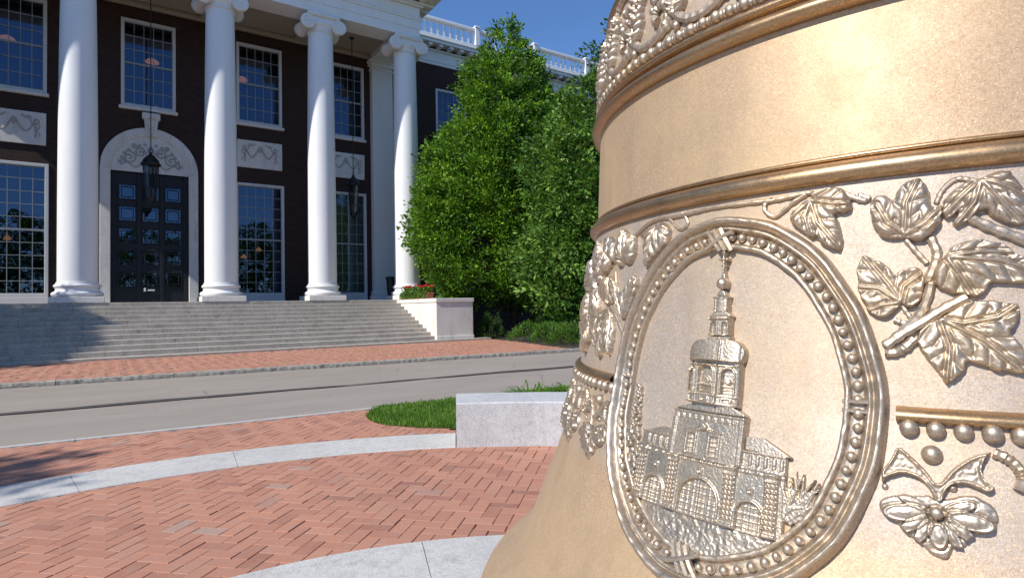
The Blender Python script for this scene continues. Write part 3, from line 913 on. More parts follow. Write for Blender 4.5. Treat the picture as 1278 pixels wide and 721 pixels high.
# ---- wing entablature and roof balustrade
for s_ in (1, -1):
    def X(a, b):
        return (a, b) if s_ == 1 else (2*BC-b, 2*BC-a)
    x0_, x1_ = X(11.65, BC+33.3)
    mb = MB()
    mb.box(x0_, x1_, GY-.06, GY+.1, 14.15, 14.30); mb.box(x0_, x1_, GY-.09, GY+.1, 14.301, 14.42); mb.box(x0_, x1_, GY-.05, GY+.1, 14.421, 14.86); mb.box(x0_, x1_, GY-.16, GY+.1, 14.861, 14.95)
    mb.box(x0_, x1_, GY-.62, GY+.1, 15.10, 15.26); mb.box(x0_, x1_, GY-.70, GY+.1, 15.261, 15.33)
    n = int((x1_-x0_)/.62)
    for i in range(n):
        x = x0_+.3+.62*i; mb.cbox(x-.12, x+.12, GY-.56, GY-.12, 14.955, 15.098, .03)
    cor = mb.build('wing_cornice', M['white'], lib)
    mb = MB(); mb.cbox(x0_, x1_, 27.36, 27.72, 15.335, 15.52, .015)
    bal = mb.build('balustrade', M['white'], lib)
    mb = MB(); mb.cbox(x0_, x1_, 27.38, 27.70, 16.26, 16.44, .03); mb.build('rail', M['white'], bal)
    posts = [x for x in [12.66 + 3.94*i for i in range(6)]]
    pb = MB(); pb.cbox(-.13, .13, 27.34-27.54, 27.74-27.54, 15.521, 16.47, .012); pb.cbox(-.17, .17, -.24, .24, 16.471, 16.56, .02); pb.ball((0,0,16.60), .09, 6, 1.2, 1.2, .7)
    post = pb.build('post', M['white'], None); post.parent = bal
    bb = MB(); bb.cbox(-.075, .075, -.075, .075, 15.521, 15.57, .005)
    bb.lathe([(.05,15.57),(.06,15.60),(.04,15.63),(.075,15.72),(.085,15.78),(.06,15.92),(.036,16.06),(.034,16.14),(.055,16.17),(.04,16.20),(.06,16.26)], 0, 0, 10)
    bl = bb.build('baluster', M['white'], None, 40); bl.parent = bal
    fp = True
    for k, xp in enumerate(posts):
        xx = xp if s_ == 1 else 2*BC-xp
        o = post if k == 0 else post.copy()
        if k: col.objects.link(o); o.parent = bal
        o.location = (xx-BC, .04, 0)
    cnt = 0
    for k in range(4):
        for q in range(9):
            xx = posts[k] + .5 + (3.94-1.0)*q/8
            xx = xx if s_ == 1 else 2*BC-xx
            o = bl if cnt == 0 else bl.copy()
            if cnt: col.objects.link(o); o.parent = bal
            o.location = (xx-BC, .04, 0); cnt += 1

# ================================================================== BELL
# ornament outlines in casting coordinates: arc length along the surface, height from mid bell (m)
LEAVES = {'A': ([(-.0045,.0536),(-.0085,.0535),(-.0165,.0535),(-.0239,.0578),(-.0302,.069),(-.0322,.0819),(-.0308,.092),(-.0248,.0966),(-.0168,.0951),(-.0126,.0892),(-.0096,.0974),(-.0029,.1051),(.0092,.1095),(.0141,.1015),(.0174,.0927),(.0163,.0842),(.0184,.0797),(.0264,.0827),(.0252,.0716),(.0244,.0656),(.0188,.0586),(.0109,.0502),(.0032,.0505),(-.0019,.053)],[[(-.0038,.0566),(-.0015,.0848),(.0092,.1083)],[(-.0038,.0566),(-.0175,.0678),(-.026,.0859)],[(-.0038,.0566),(.0115,.0653),(.0252,.0806)]]),'B': ([(.0531,.1014),(.0445,.1009),(.0342,.0946),(.0266,.0864),(.0246,.0761),(.0268,.0684),(.0333,.0699),(.0373,.0749),(.0318,.0638),(.035,.06),(.0453,.0661),(.0547,.0755),(.0608,.0677),(.0698,.062),(.0822,.0575),(.087,.0678),(.089,.079),(.0856,.0893),(.0803,.097),(.0762,.1062),(.0691,.1077),(.0606,.105)],[[(.0542,.0998),(.0374,.0838),(.0259,.0715)],[(.0542,.0998),(.0483,.0798),(.0339,.0619)],[(.0542,.0998),(.0673,.078),(.0823,.0589)],[(.0542,.0998),(.0706,.0922),(.0885,.0805)]]),'C': ([(.0255,.0359),(.0306,.0444),(.0393,.0489),(.0513,.0496),(.0594,.0469),(.0696,.0434),(.0743,.036),(.0847,.032),(.0841,.0095),(.0674,.0107),(.0561,.0122),(.0539,.0048),(.0484,-.0),(.0403,.0002),(.0274,.0041),(.0174,.0094),(.0159,.0183),(.0164,.0246),(.0201,.031)],[[(.0258,.0344),(.0506,.0381),(.0726,.0368)],[(.0258,.0344),(.0641,.0295),(.0834,.0216)],[(.0258,.0344),(.0353,.0179),(.0438,.0008)]]),'D': ([(-.0438,.0291),(-.0387,.0429),(-.0318,.0378),(-.0237,.0342),(-.0171,.0277),(-.0136,.0214),(-.0053,.0271),(.0063,.028),(.0088,.022),(.0102,.017),(.01,.0111),(.0064,-.002),(.0012,-.0082),(-.0053,-.0084),(-.0081,-.0039),(-.0105,-.0091),(-.0181,-.0172),(-.0273,-.0172),(-.0339,-.0134),(-.0379,-.0042),(-.0426,.0067),(-.0432,.0176)],[[(-.009,-.0039),(-.0188,.0136),(-.0373,.0405)],[(-.009,-.0039),(-.0058,.0102),(.0079,.0216)],[(-.009,-.0039),(-.0231,-.0059),(-.0353,-.0111)],[(-.009,-.0039),(-.0255,.0093),(-.0419,.0114)]]),'E': ([(.0192,-.0174),(.0118,-.0209),(.0036,-.0282),(.001,-.0383),(.006,-.0482),(.0127,-.0593),(.0172,-.0647),(.0208,-.074),(.0285,-.0686),(.0346,-.0613),(.0367,-.0536),(.045,-.0561),(.0504,-.058),(.0573,-.0621),(.0601,-.0604),(.0707,-.0633),(.0751,-.0612),(.0758,-.0453),(.0707,-.0346),(.0656,-.0293),(.0703,-.0252),(.0735,-.0157),(.0746,-.005),(.0674,-.0053),(.0574,-.0023),(.0413,-.0027),(.0291,-.0096),(.0217,-.0155)],[[(.0192,-.0181),(.0252,-.0421),(.0211,-.0729)],[(.0192,-.0181),(.0484,-.0362),(.0729,-.0619)],[(.0192,-.0181),(.0355,-.0224),(.0586,-.0176),(.0742,-.0061)]]),'F': ([(-.0853,.1007),(-.0919,.0982),(-.1008,.0919),(-.1055,.0851),(-.1041,.0769),(-.0962,.071),(-.0884,.0636),(-.0841,.0602),(-.0783,.0621),(-.0767,.0564),(-.0715,.0514),(-.0624,.0468),(-.0564,.046),(-.0546,.0568),(-.0564,.0656),(-.0593,.0745),(-.0628,.083),(-.0522,.0824),(-.0463,.0861),(-.0462,.0925),(-.051,.1018),(-.0559,.1079),(-.0662,.1093),(-.0767,.1085),(-.0842,.1062)],[[(-.0848,.0984),(-.0768,.0741),(-.0564,.0464)],[(-.0848,.0984),(-.0642,.092),(-.0467,.0899)],[(-.0848,.0984),(-.0885,.0809),(-.0836,.0609)],[(-.0848,.0984),(-.0952,.0884),(-.1047,.0793)]]),'G': ([(-.2926,.098),(-.2807,.1007),(-.2674,.0956),(-.2615,.0843),(-.2666,.0717),(-.2767,.062),(-.2891,.0555),(-.3044,.0451),(-.31,.0485),(-.308,.0604),(-.3135,.0694),(-.3095,.0794),(-.3226,.0851),(-.3113,.0951)],[[(-.2885,.0983),(-.2969,.0713),(-.3061,.0466)],[(-.2885,.0983),(-.2717,.0871),(-.2637,.0813)],[(-.2885,.0983),(-.3076,.0895),(-.321,.0849)]]),'H': ([(-.3629,.0585),(-.3709,.0486),(-.3977,.0639),(-.3962,.0789),(-.3885,.0838),(-.3825,.101),(-.3735,.1049),(-.3576,.0953),(-.3535,.0857),(-.3408,.0951),(-.3344,.0784),(-.3343,.0625),(-.3478,.0507)],[[(-.3632,.0594),(-.3662,.0816),(-.3733,.1036)],[(-.3632,.0594),(-.3472,.0761),(-.3407,.0942)],[(-.3632,.0594),(-.3865,.0668),(-.395,.0779)]]),'I': ([(-.4479,.0978),(-.4288,.1012),(-.4038,.0911),(-.3888,.0707),(-.3954,.0558),(-.4202,.0672),(-.445,.0706)],[[(-.4132,.0632),(-.4208,.0812),(-.4284,.0996)]]),'J': ([(-.4467,.0258),(-.4291,.0408),(-.3957,.0395),(-.3806,.0217),(-.3834,.0048),(-.4034,-.0025),(-.4257,.0053),(-.4454,.0139)],[[(-.4102,.0399),(-.4027,.0206),(-.4039,-.0012)]]),'K': ([(-.3629,-.0095),(-.3822,.007),(-.3856,.02),(-.3673,.0162),(-.3523,.019),(-.3438,.0312),(-.3279,.0378),(-.3211,.0301),(-.3234,.0164),(-.3307,.0027),(-.3366,-.0164),(-.3542,-.0205)],[[(-.3548,-.0184),(-.3459,.0064),(-.3251,.0364)],[(-.3548,-.0184),(-.3683,.0032),(-.383,.019)]]),'L': ([(-.4281,-.0117),(-.3969,-.0036),(-.3777,-.0205),(-.3707,-.0331),(-.371,-.0583),(-.378,-.0736),(-.3904,-.0558),(-.412,-.0806),(-.426,-.0636),(-.4185,-.0498),(-.44,-.0392),(-.4349,-.0254)],[[(-.3905,-.0114),(-.3819,-.0389),(-.3779,-.0723)],[(-.3905,-.0114),(-.407,-.0436),(-.4128,-.0788)]])}
STEMS = [([(.0161,.0528),(.0199,.0392),(.0169,.0275),(.0127,.0159),(.0137,.011),(.0087,-.0064),(.0021,-.018),(-.0069,-.0268),(-.0147,-.0357)],.0055),([(.0391,-.0001),(.022,-.0102),(.007,-.0209),(-.0083,-.0312),(-.0219,-.0424)],.0065),([(.0003,-.0354),(-.0074,-.0436),(-.015,-.0474),(-.022,-.0476)],.006),([(-.0143,-.0187),(-.0092,-.0209),(-.003,-.0231)],.0035),([(-.0088,-.0047),(-.0046,-.0121),(.0002,-.0195)],.003),([(-.0032,.0528),(.0042,.0416),(.012,.0307)],.0035),([(.0452,.0683),(.0602,.0584),(.0792,.0478),(.0867,.0424)],.006),([(.0211,.084),(.0247,.0927),(.0307,.1003),(.0384,.1043),(.047,.1021),(.0548,.0998)],.003),([(-.1473,.1051),(-.1245,.1043),(-.1043,.1056),(-.0897,.107),(-.0831,.1061)],.0035),([(-.0897,.1058),(-.1043,.0981),(-.1206,.0874),(-.1317,.0935),(-.1325,.1018),(-.1245,.106)],.0035),([(-.053,.1009),(-.0442,.096),(-.0356,.0928),(-.0408,.0981),(-.0315,.0937)],.004),([(-.3403,.0911),(-.3273,.0962),(-.3121,.1021),(-.2892,.1056),(-.2682,.1048),(-.2399,.1046),(-.2108,.1062),(-.1917,.1066),(-.1473,.1051)],.0035),([(-.268,.1032),(-.255,.0925),(-.2454,.0876),(-.2358,.0926),(-.2397,.101),(-.2457,.1067)],.003),([(-.4086,.0571),(-.4257,.0486),(-.4479,.0375)],.005),([(-.3956,-.0031),(-.3701,-.0204),(-.3443,-.0428)],.004),([(-.3923,.0447),(-.3858,.0294),(-.3771,.0216),(-.3692,.0068)],.003)]
PALMETTE = [(.0107,-.1647),(.0063,-.1616),(-.003,-.1633),(-.011,-.1635),(-.0206,-.1662),(-.0262,-.1703),(-.0279,-.1753),(-.025,-.1823),(-.0155,-.1864),(-.0104,-.1933),(-.0015,-.1987),(.0022,-.2019),(.0058,-.206),(.0143,-.2086),(.0184,-.2038),(.02,-.1975),(.0245,-.1981),(.0281,-.1951),(.0291,-.1915),(.0349,-.1858),(.0409,-.1848),(.0465,-.1803),(.0491,-.1716),(.046,-.1639),(.0402,-.1604),(.0343,-.1576),(.0268,-.1589),(.0191,-.1619)]
PALMETTE_EYE = (.0101,-.1775)
SCROLL = [(.0099,-.1663),(.0065,-.157),(.0001,-.15),(-.0107,-.1471),(-.0219,-.1522),(-.0254,-.1588),(-.0261,-.1477),(-.0189,-.1372),(-.0144,-.125),(-.0035,-.1344),(.0056,-.1442),(.0099,-.152),(.0139,-.1515),(.0216,-.1399),(.0351,-.1285),(.0494,-.1236),(.0439,-.1291),(.0405,-.1377),(.0415,-.1435),(.0439,-.1479),(.0489,-.1511),(.043,-.1557),(.0371,-.1528),(.0299,-.1501),(.0222,-.1515),(.0168,-.1571),(.0144,-.1664)]
SCROLL_RING = [(.0493,-.1248),(.0565,-.1279),(.0615,-.1325),(.0645,-.138),(.0651,-.1437),(.062,-.1512)]
BX, BY = 1.0669, 0.4291
BZ0 = EYE - 0.52                       # lip height
A0 = rad(-158.09)                      # zero of the arc coordinate
RS = 0.53
bell = empty('bronze_bell', (BX, BY, BZ0))
tag(bell, 'large bronze bell cast with vines, pendants and an oval church medallion, standing in the foreground', 'bell')
PR = [(.66,.355),(.62,.395),(.5403,.4405),(.5028,.4567),(.45,.469),(.4064,.478),(.35,.485),(.32,.4875),(.2836,.4885),(.2568,.490),(.2314,.4916),(.1627,.495),(.1419,.4955),(.1129,.5000),(.0693,.5052),(.0004,.515),(-.0677,.526),(-.0945,.5305),(-.1105,.5345),(-.1668,.5515),(-.2,.560),(-.22,.566),(-.24,.573),(-.26,.5815),(-.28,.590),(-.30,.598),(-.32,.606),(-.34,.6145),(-.36,.6235),(-.38,.6335),(-.40,.647),(-.417,.670),(-.435,.694),(-.455,.708),(-.475,.712),(-.50,.708)]
_z = np.array([a for a, b in PR])[::-1]; _r = np.array([b for a, b in PR])[::-1]
# smooth interpolation of the profile
def _smooth(z):
    acc = 0
    for d in (-.012, -.006, 0, .006, .012): acc = acc + np.interp(np.asarray(z)+d, _z, _r)
    return acc/5
def bpos(s, z, h=0.0):
    """point on the bell skin, lifted by h along the surface normal"""
    s = np.asarray(s, float); z = np.asarray(z, float)
    th = A0 + s/RS
    r = _smooth(z); sl = (_smooth(z+.004)-_smooth(z-.004))/.008
    k = 1/np.sqrt(1+sl*sl)
    rr = r + h*k; zz = z - h*sl*k
    return np.stack([BX + rr*np.cos(th), BY + rr*np.sin(th), EYE + zz], -1)

def lathe_np(name, prof, mat, parent, n=360, a0=0., a1=2*math.pi, smooth=True):
    full = abs(a1-a0-2*math.pi) < 1e-6
    mm = n if full else n+1
    th = a0 + (a1-a0)*np.arange(mm)/n
    P = np.array(prof)
    V = np.stack([BX + P[:,1][:,None]*np.cos(th)[None], BY + P[:,1][:,None]*np.sin(th)[None], EYE + np.repeat(P[:,0][:,None], mm, 1)], -1).reshape(-1,3)
    k, i = np.meshgrid(np.arange(len(P)-1), np.arange(n), indexing='ij'); k = k.ravel(); i = i.ravel(); j = (i+1) % mm
    F = np.stack([k*mm+i, (k+1)*mm+i, (k+1)*mm+j, k*mm+j], -1)
    return mesh_np(name, V, F, mat, parent, smooth)
zs_ = np.concatenate([np.arange(.66, .33, -.01), np.arange(.33, -.40, -.008), np.arange(-.40, -.5001, -.004)])
prof = [(float(z), float(_smooth(z))) for z in zs_]
prof = [(.70, .02), (.70, .20), (.695, .27), (.68, .32)] + prof + [(-.505, .69), (-.50, .665), (-.44, .63), (-.3, .56), (.2, .46), (.6, .36)]
lathe_np('bell_body', prof, M['bell'], bell)

def mould(name, z0, z1, bulges, mat, a0=0., a1=2*math.pi, n=360):
    """ring moulding: bulges = [(zc, half_height, projection)] from top to bottom"""
    pr = []
    for zc, hh, pj in bulges:
        for k in range(11):
            a = math.pi/2 - math.pi*k/10
            z = zc + hh*math.sin(a)
            pr.append((z, float(_smooth(z)) - .0015 + (pj+.0015)*math.cos(a)))
    return lathe_np(name, pr, mat, bell, n, a0, a1)
mould('upper_moulding', .32, .283, [(.3125, .0062, .009), (.2940, .0098, .0145)], M['ring'])
mould('middle_moulding', .142, .112, [(.1385, .0032, .0035), (.1243, .0112, .0120)], M['ring'])
aM0, aM1 = rad(-38.2), rad(-1.6)       # the medallion interrupts the lower moulding here
mould('lower_moulding', -.094, -.106, [(-.0995, .0068, .0092)], M['ring'], A0+aM1, A0+aM0+2*math.pi, 330)

# ---- relief builder
def chaikin(P, it=1):
    P = np.array(P, float)
    for _ in range(it):
        Q = np.roll(P, -1, 0)
        P = np.stack([P*.78+Q*.22, P*.22+Q*.78], 1).reshape(-1, 2)
    return P
def seg_dist(S, Z, A, B):
    """distance, param along (0..len), signed side to segment A-B"""
    d = B-A; L = np.hypot(*d) + 1e-12; u = d/L
    px, pz = S-A[0], Z-A[1]
    t = np.clip(px*u[0]+pz*u[1], 0, L)
    return np.hypot(px-u[0]*t, pz-u[1]*t), t, np.sign(px*u[1]-pz*u[0])
def poly_sd(S, Z, P):
    P = np.asarray(P); d = np.full(S.shape, 1e9); ins = np.zeros(S.shape, bool)
    for A, B in zip(P, np.roll(P, -1, 0)):
        dd, _, _ = seg_dist(S, Z, A, B); d = np.minimum(d, dd)
        if A[1] != B[1]:
            c = ((A[1] > Z) != (B[1] > Z)) & (S < (B[0]-A[0])*(Z-A[1])/(B[1]-A[1])+A[0]); ins ^= c
    return np.where(ins, d, -d)
def line_dist(S, Z, L):
    L = np.asarray(L, float); best = np.full(S.shape, 1e9); T_ = np.zeros(S.shape); sd_ = np.zeros(S.shape); acc = 0
    for A, B in zip(L[:-1], L[1:]):
        d, t, s = seg_dist(S, Z, A, B); mk = d < best
        best = np.where(mk, d, best); T_ = np.where(mk, acc+t, T_); sd_ = np.where(mk, s, sd_); acc += np.hypot(*(B-A))
    return best, T_, sd_, acc
def sstep(x, a, b):
    t = np.clip((x-a)/(b-a), 0, 1); return t*t*(3-2*t)
def vnoise(S, Z, f, seed=0):
    """value noise"""
    r = np.random.default_rng(seed); G = r.random((64, 64))
    x = S*f + 100.3; y = Z*f + 57.7
    i = np.floor(x).astype(int); j = np.floor(y).astype(int); u = x-i; v = y-j
    u = u*u*(3-2*u); v = v*v*(3-2*v)
    g = lambda a, b: G[a % 64, b % 64]
    return (g(i,j)*(1-u)+g(i+1,j)*u)*(1-v)+(g(i,j+1)*(1-u)+g(i+1,j+1)*u)*v
def relief(name, hf, s0, s1, z0, z1, res, mat, parent, min_h=-.0008, base_h=0.0):
    ns = max(3, int((s1-s0)/res)); nz = max(3, int((z1-z0)/res))
    S, Z = np.meshgrid(np.linspace(s0, s1, ns), np.linspace(z0, z1, nz), indexing='ij')
    H = hf(S, Z)
    ok = np.maximum(np.maximum(H[:-1,:-1], H[1:,:-1]), np.maximum(H[:-1,1:], H[1:,1:])) > min_h
    V = bpos(S, Z, np.maximum(H, -.0025) + base_h).reshape(-1, 3)
    idx = np.arange(ns*nz).reshape(ns, nz)
    F = np.stack([idx[:-1,:-1], idx[1:,:-1], idx[1:,1:], idx[:-1,1:]], -1)[ok]
    used = np.unique(F); mp = np.zeros(ns*nz, int); mp[used] = np.arange(len(used))
    return mesh_np(name, V[used], mp[F], mat, parent, True)

def leaf_h(poly, veins, seed=0, H=1.0):
    P = chaikin(poly, 2)
    def f(S, Z):
        d = poly_sd(S, Z, P) + (vnoise(S, Z, 260, seed)-.5)*.0012
        bd = np.full(S.shape, 1e9); bt = np.zeros(S.shape); bs = np.zeros(S.shape); tip = np.zeros(S.shape)
        for k, L in enumerate(veins):
            a, t, sg, ln = line_dist(S, Z, L); mk = a < bd
            bd = np.where(mk, a, bd); bt = np.where(mk, t + k*.0023, bt); bs = np.where(mk, sg, bs); tip = np.where(mk, t/ln, tip)
        sp = .0150
        ph = (bt - .95*bd)/sp + .25*bs
        lobes = np.abs(np.sin(math.pi*ph))**.6
        away = sstep(bd, .0010, .0050)
        body = .0058 + .0030*np.clip(np.maximum(d, 0)/.012, 0, 1)**.7
        puff = (.0030*lobes - .0014)*away*sstep(d, 0, .003)
        rib = .0014*np.exp(-(bd/.0009)**2) - .0022*np.exp(-((bd-.0026)/.0010)**2)
        h = body + puff + rib*sstep(d, 0, .003) + .0022*np.sin(tip*2.6+seed)*sstep(d, 0, .006) + (vnoise(S, Z, 200, seed+9)-.5)*.0005
        return H*h*sstep(d, -.0003, .0012) - .0026*(1-sstep(d, -.0012, .0002))
    return f
vine = empty('vine_ornament', (0, 0, 0)); vine.parent = bell
def bbox(P, m_=.003):
    P = np.array(P); return P[:,0].min()-m_, P[:,0].max()+m_, P[:,1].min()-m_, P[:,1].max()+m_
for q, (nm, (poly, veins)) in enumerate(LEAVES.items()):
    b = bbox(poly)
    relief('vine_leaf', leaf_h(poly, veins, q), *b, .0008 if nm in 'ABCDEF' else .0010, M['orn'], vine)
# small leaves round the left edge and past the right edge of the view
Lp, Lv = LEAVES['H']; c_ = np.mean(np.array(Lp), 0)
def placed(P, cs, cz, rot, sc):
    P = (np.array(P)-c_)*sc; c, s = math.cos(rot), math.sin(rot)
    return np.stack([cs + P[:,0]*c - P[:,1]*s, cz + P[:,0]*s + P[:,1]*c], -1)
for k, (cs, cz, rot, sc) in enumerate([(-.445,.058,.6,.95),(-.475,.005,2.4,1.15),(-.49,.07,-.5,1.0),(-.44,-.035,3.0,1.0),(-.505,-.045,2.8,1.1),(-.535,.05,.3,1.1),(-.55,-.01,-.8,1.1),(.13,.05,.4,1.5),(.125,-.03,2.2,1.5),(.19,.02,-.6,1.5)]):
    pl = placed(Lp, cs, cz, rot, sc); vv = [placed(L, cs, cz, rot, sc) for L in Lv]
    relief('vine_leaf', leaf_h(pl, vv, 20+k, 1.15), *bbox(pl), .0010, M['orn'], vine)
# stems lie half sunk in the skin
def sweep(name_mb, pts, r, closed=False, n=8, lift=0.0):
    P = np.array(pts, float)
    # resample smoothly (Catmull-Rom)
    Q = []
    m_ = len(P)
    for i in range(m_ - (0 if closed else 1)):
        p0 = P[(i-1) % m_] if closed or i else P[i]; p1 = P[i]; p2 = P[(i+1) % m_]; p3 = P[(i+2) % m_] if closed or i+2 < m_ else P[(i+1) % m_]
        for t in np.linspace(0, 1, 6, endpoint=False):
            Q.append(.5*((2*p1)+(-p0+p2)*t+(2*p0-5*p1+4*p2-p3)*t*t+(-p0+3*p1-3*p2+p3)*t**3))
    if not closed: Q.append(P[-1])
    Q = np.array(Q)
    W = bpos(Q[:,0], Q[:,1], r*.45+lift)
    name_mb.tube([tuple(w) for w in W], [r*(1+.10*math.sin(i*1.7)+.06*math.sin(i*4.1)) for i in range(len(W))], n, closed)
for pts, wd in STEMS:
    mb = MB(); sweep(mb, pts, wd*.72)
    mb.build('vine_stem', M['orn'], vine, True)

# ---- repeated pendant: winged scroll over a palmette, all round below the bead row
PER = 2*math.pi/34
PEY = np.array(PALMETTE_EYE)
PAL = chaikin(PALMETTE, 1); SCR = chaikin(SCROLL, 1)
def ell(S, Z, cx, cz, a, b, rot):
    x, z = S-cx, Z-cz; c, s_ = math.cos(rot), math.sin(rot)
    u, v = x*c+z*s_, -x*s_+z*c
    return 1-np.sqrt((u/a)**2+(v/b)**2)          # >0 inside
def pal_h(S, Z):
    d = poly_sd(S, Z, PAL) + (vnoise(S, Z, 300, 3)-.5)*.0008
    h = .0035 + .0012*np.clip(d/.006, 0, 1)
    ex, ez = PEY[0], PEY[1]+.003
    for (L, an, w_) in ((.018, 22, .0060), (.018, 158, .0060), (.0265, -8, .0105), (.0265, 188, .0105), (.022, -36, .0062), (.022, 216, .0062), (.020, -60, .0060), (.020, 240, .0060), (.0175, -88, .0090)):
        a_ = rad(an); q0 = .006
        cx, cz = ex+math.cos(a_)*(q0+L*.5+.0015), ez+math.sin(a_)*(q0+L*.5+.0015)
        e = ell(S, Z, cx, cz, L*.56, w_*.62, a_)
        rim = np.exp(-((e-.10)/.10)**2)
        h = np.where(e > 0, np.maximum(h, .0062 + .0030*np.sqrt(np.clip(e, 0, 1)) ), h) 
        h = h + np.where(e > -.15, .0016*rim, 0) - .0016*np.exp(-((e+.16)/.07)**2)
    eye = np.hypot(S-ex, Z-ez)
    h = np.where(eye < .0044, .0082 + .0032*np.sqrt(np.clip(1-(eye/.0044)**2, 0, 1)), h) - .0026*np.exp(-((eye-.0054)/.0008)**2)
    h = h + (vnoise(S, Z, 400, 4)-.5)*.0006
    return h*sstep(d, -.0003, .0013) - .0026*(1-sstep(d, -.0012, .0002))
def scr_h(S, Z):
    d = poly_sd(S, Z, SCR)
    h = .0058 + .0026*np.exp(-((d-.0014)/.0012)**2) + (vnoise(S, Z, 500, 5)-.5)*.0011
    return h*sstep(d, -.0003, .0013) - .0026*(1-sstep(d, -.0012, .0002))
pb = relief('pendant_ornament', scr_h, *bbox(SCR), .0008, M['orn'], bell)
pal_o = relief('palmette', pal_h, *bbox(PAL), .0008, M['orn'], pb)
mb = MB(); sweep(mb, SCROLL_RING, .0042)
mb.build('scroll', M['orn'], pb, True)
mb = MB(); P_ = bpos(.0091, -.1303, .001); mb.ball(tuple(P_), .0078, 8)
mb.build('stud', M['orn'], pb, True)
for s_, z_, r_ in ((-.0235, -.1595, .0026), (.0215, -.1540, .0034)):
    mb = MB(); mb.ball(tuple(bpos(s_, z_, .0006)), r_, 6); mb.build('stud', M['orn'], pb, True)
for k in range(1, 34):
    if k in (33, 32, 31): continue     # under the medallion
    c = copy_tree(pb, bell); c.rotation_euler = (0, 0, k*PER)

# ---- bead row below the lower moulding
BD = rad(1.99)
br_ = empty('bead_row'); br_.parent = bell
mb = MB(); mb.ball((0, 0, 0), .0074, 9, 1, 1, 1.04)
bead = mb.build('bead', M['orn'], None, True); bead.parent = br_
def put_bead(o, s, z, h):
    p = bpos(s, z, h); o.location = (p[0]-BX, p[1]-BY, p[2]-BZ0)
first = True; k = 0
sb = -.0058/RS
rest = MB()
for k in range(181):
    a = sb + k*BD
    ad = (math.degrees(a)+180) % 360 - 180
    if -37.6 < ad < -1.9+.8: continue
    if -60 < ad < 30:
        o = bead if first else bead.copy()
        if not first: col.objects.link(o); o.parent = br_
        first = False
        put_bead(o, a*RS, -.1106, .0030 + .0008*math.sin(k*2.7))
        s_ = 1 + .05*math.sin(k*5.1); o.scale = (s_, s_, s_)
    else:
        rest.ball(tuple(bpos(a*RS, -.1106, .003)), .0074, 5)
o = rest.build('bead_course', M['orn'], br_, True); o['kind'] = 'stuff'

# ---- oval medallion
MC = (-.1806, -.0965); IA, IB, OA, OB = .1255, .1540, .1605, .1905
FP = [(-.02,-.003),(.0,.002),(.02,.0062),(.07,.0074),(.13,.0072),(.17,.0052),(.19,.0030),(.26,.0022),(.36,.0020),(.46,.0024),(.51,.0048),(.545,.0074),(.59,.0086),(.635,.0078),(.665,.0054),(.69,.0052),(.72,.0090),(.77,.0122),(.83,.0138),(.89,.0132),(.94,.0105),(.975,.006),(1.0,.001),(1.01,-.003)]
med = empty('medallion'); med.parent = bell
def frame_h(e): return np.interp(e, [a for a, b in FP], [b for a, b in FP])
nF = 420
ph = np.arange(nF)*2*math.pi/nF
EE = np.concatenate([np.linspace(-.02, 1.01, 60)])
Ef, Pf = np.meshgrid(EE, ph, indexing='ij')
wob = .0006*np.sin(Pf*7+1)+.0004*np.sin(Pf*17)
Sf = MC[0] + (IA+(OA-IA)*Ef+wob)*np.cos(Pf); Zf = MC[1] + (IB+(OB-IB)*Ef+wob)*np.sin(Pf)
Hf = frame_h(Ef) + ((vnoise(Sf, Zf, 130, 8)-.5)*.0016 + (vnoise(Sf, Zf, 420, 9)-.5)*.0006)*(Ef > .01)*(Ef < .99)
V = bpos(Sf, Zf, Hf).reshape(-1, 3); idx = np.arange(60*nF).reshape(60, nF)
F = np.stack([idx[:-1], np.roll(idx[:-1], -1, 1), np.roll(idx[1:], -1, 1), idx[1:]], -1).reshape(-1, 4)[:, ::-1]
fr_ = mesh_np('frame', V, np.ascontiguousarray(F), M['orn'], med, True)
mb = MB(); mb.ball((0,0,0), .0046, 8)
mbead = mb.build('bead', M['orn'], None, True); mbead.parent = med
em = .345; am, bm_ = IA+(OA-IA)*em, IB+(OB-IB)*em
t_ = np.linspace(0, 2*math.pi, 2000); L_ = np.concatenate([[0], np.cumsum(np.hypot(np.diff(am*np.cos(t_)), np.diff(bm_*np.sin(t_))))])
nb = int(round(L_[-1]/.0123)); first = True
for k in range(nb):
    t = float(np.interp((k+.5)*L_[-1]/nb, L_, t_))
    if min(abs(t-math.pi/2), abs(t-3*math.pi/2)) < .055: continue
    o = mbead if first else mbead.copy()
    if not first: col.objects.link(o); o.parent = med
    first = False
    p = bpos(MC[0]+am*math.cos(t)+.0008*math.sin(k*7.3), MC[1]+bm_*math.sin(t), .0040 + .0008*math.sin(k*3.9)); o.location = (p[0]-BX, p[1]-BY, p[2]-BZ0)
    s_ = 1.0 + .10*math.sin(k*2.3); o.scale = (s_, s_, s_*(1+.08*math.sin(k*1.1)))
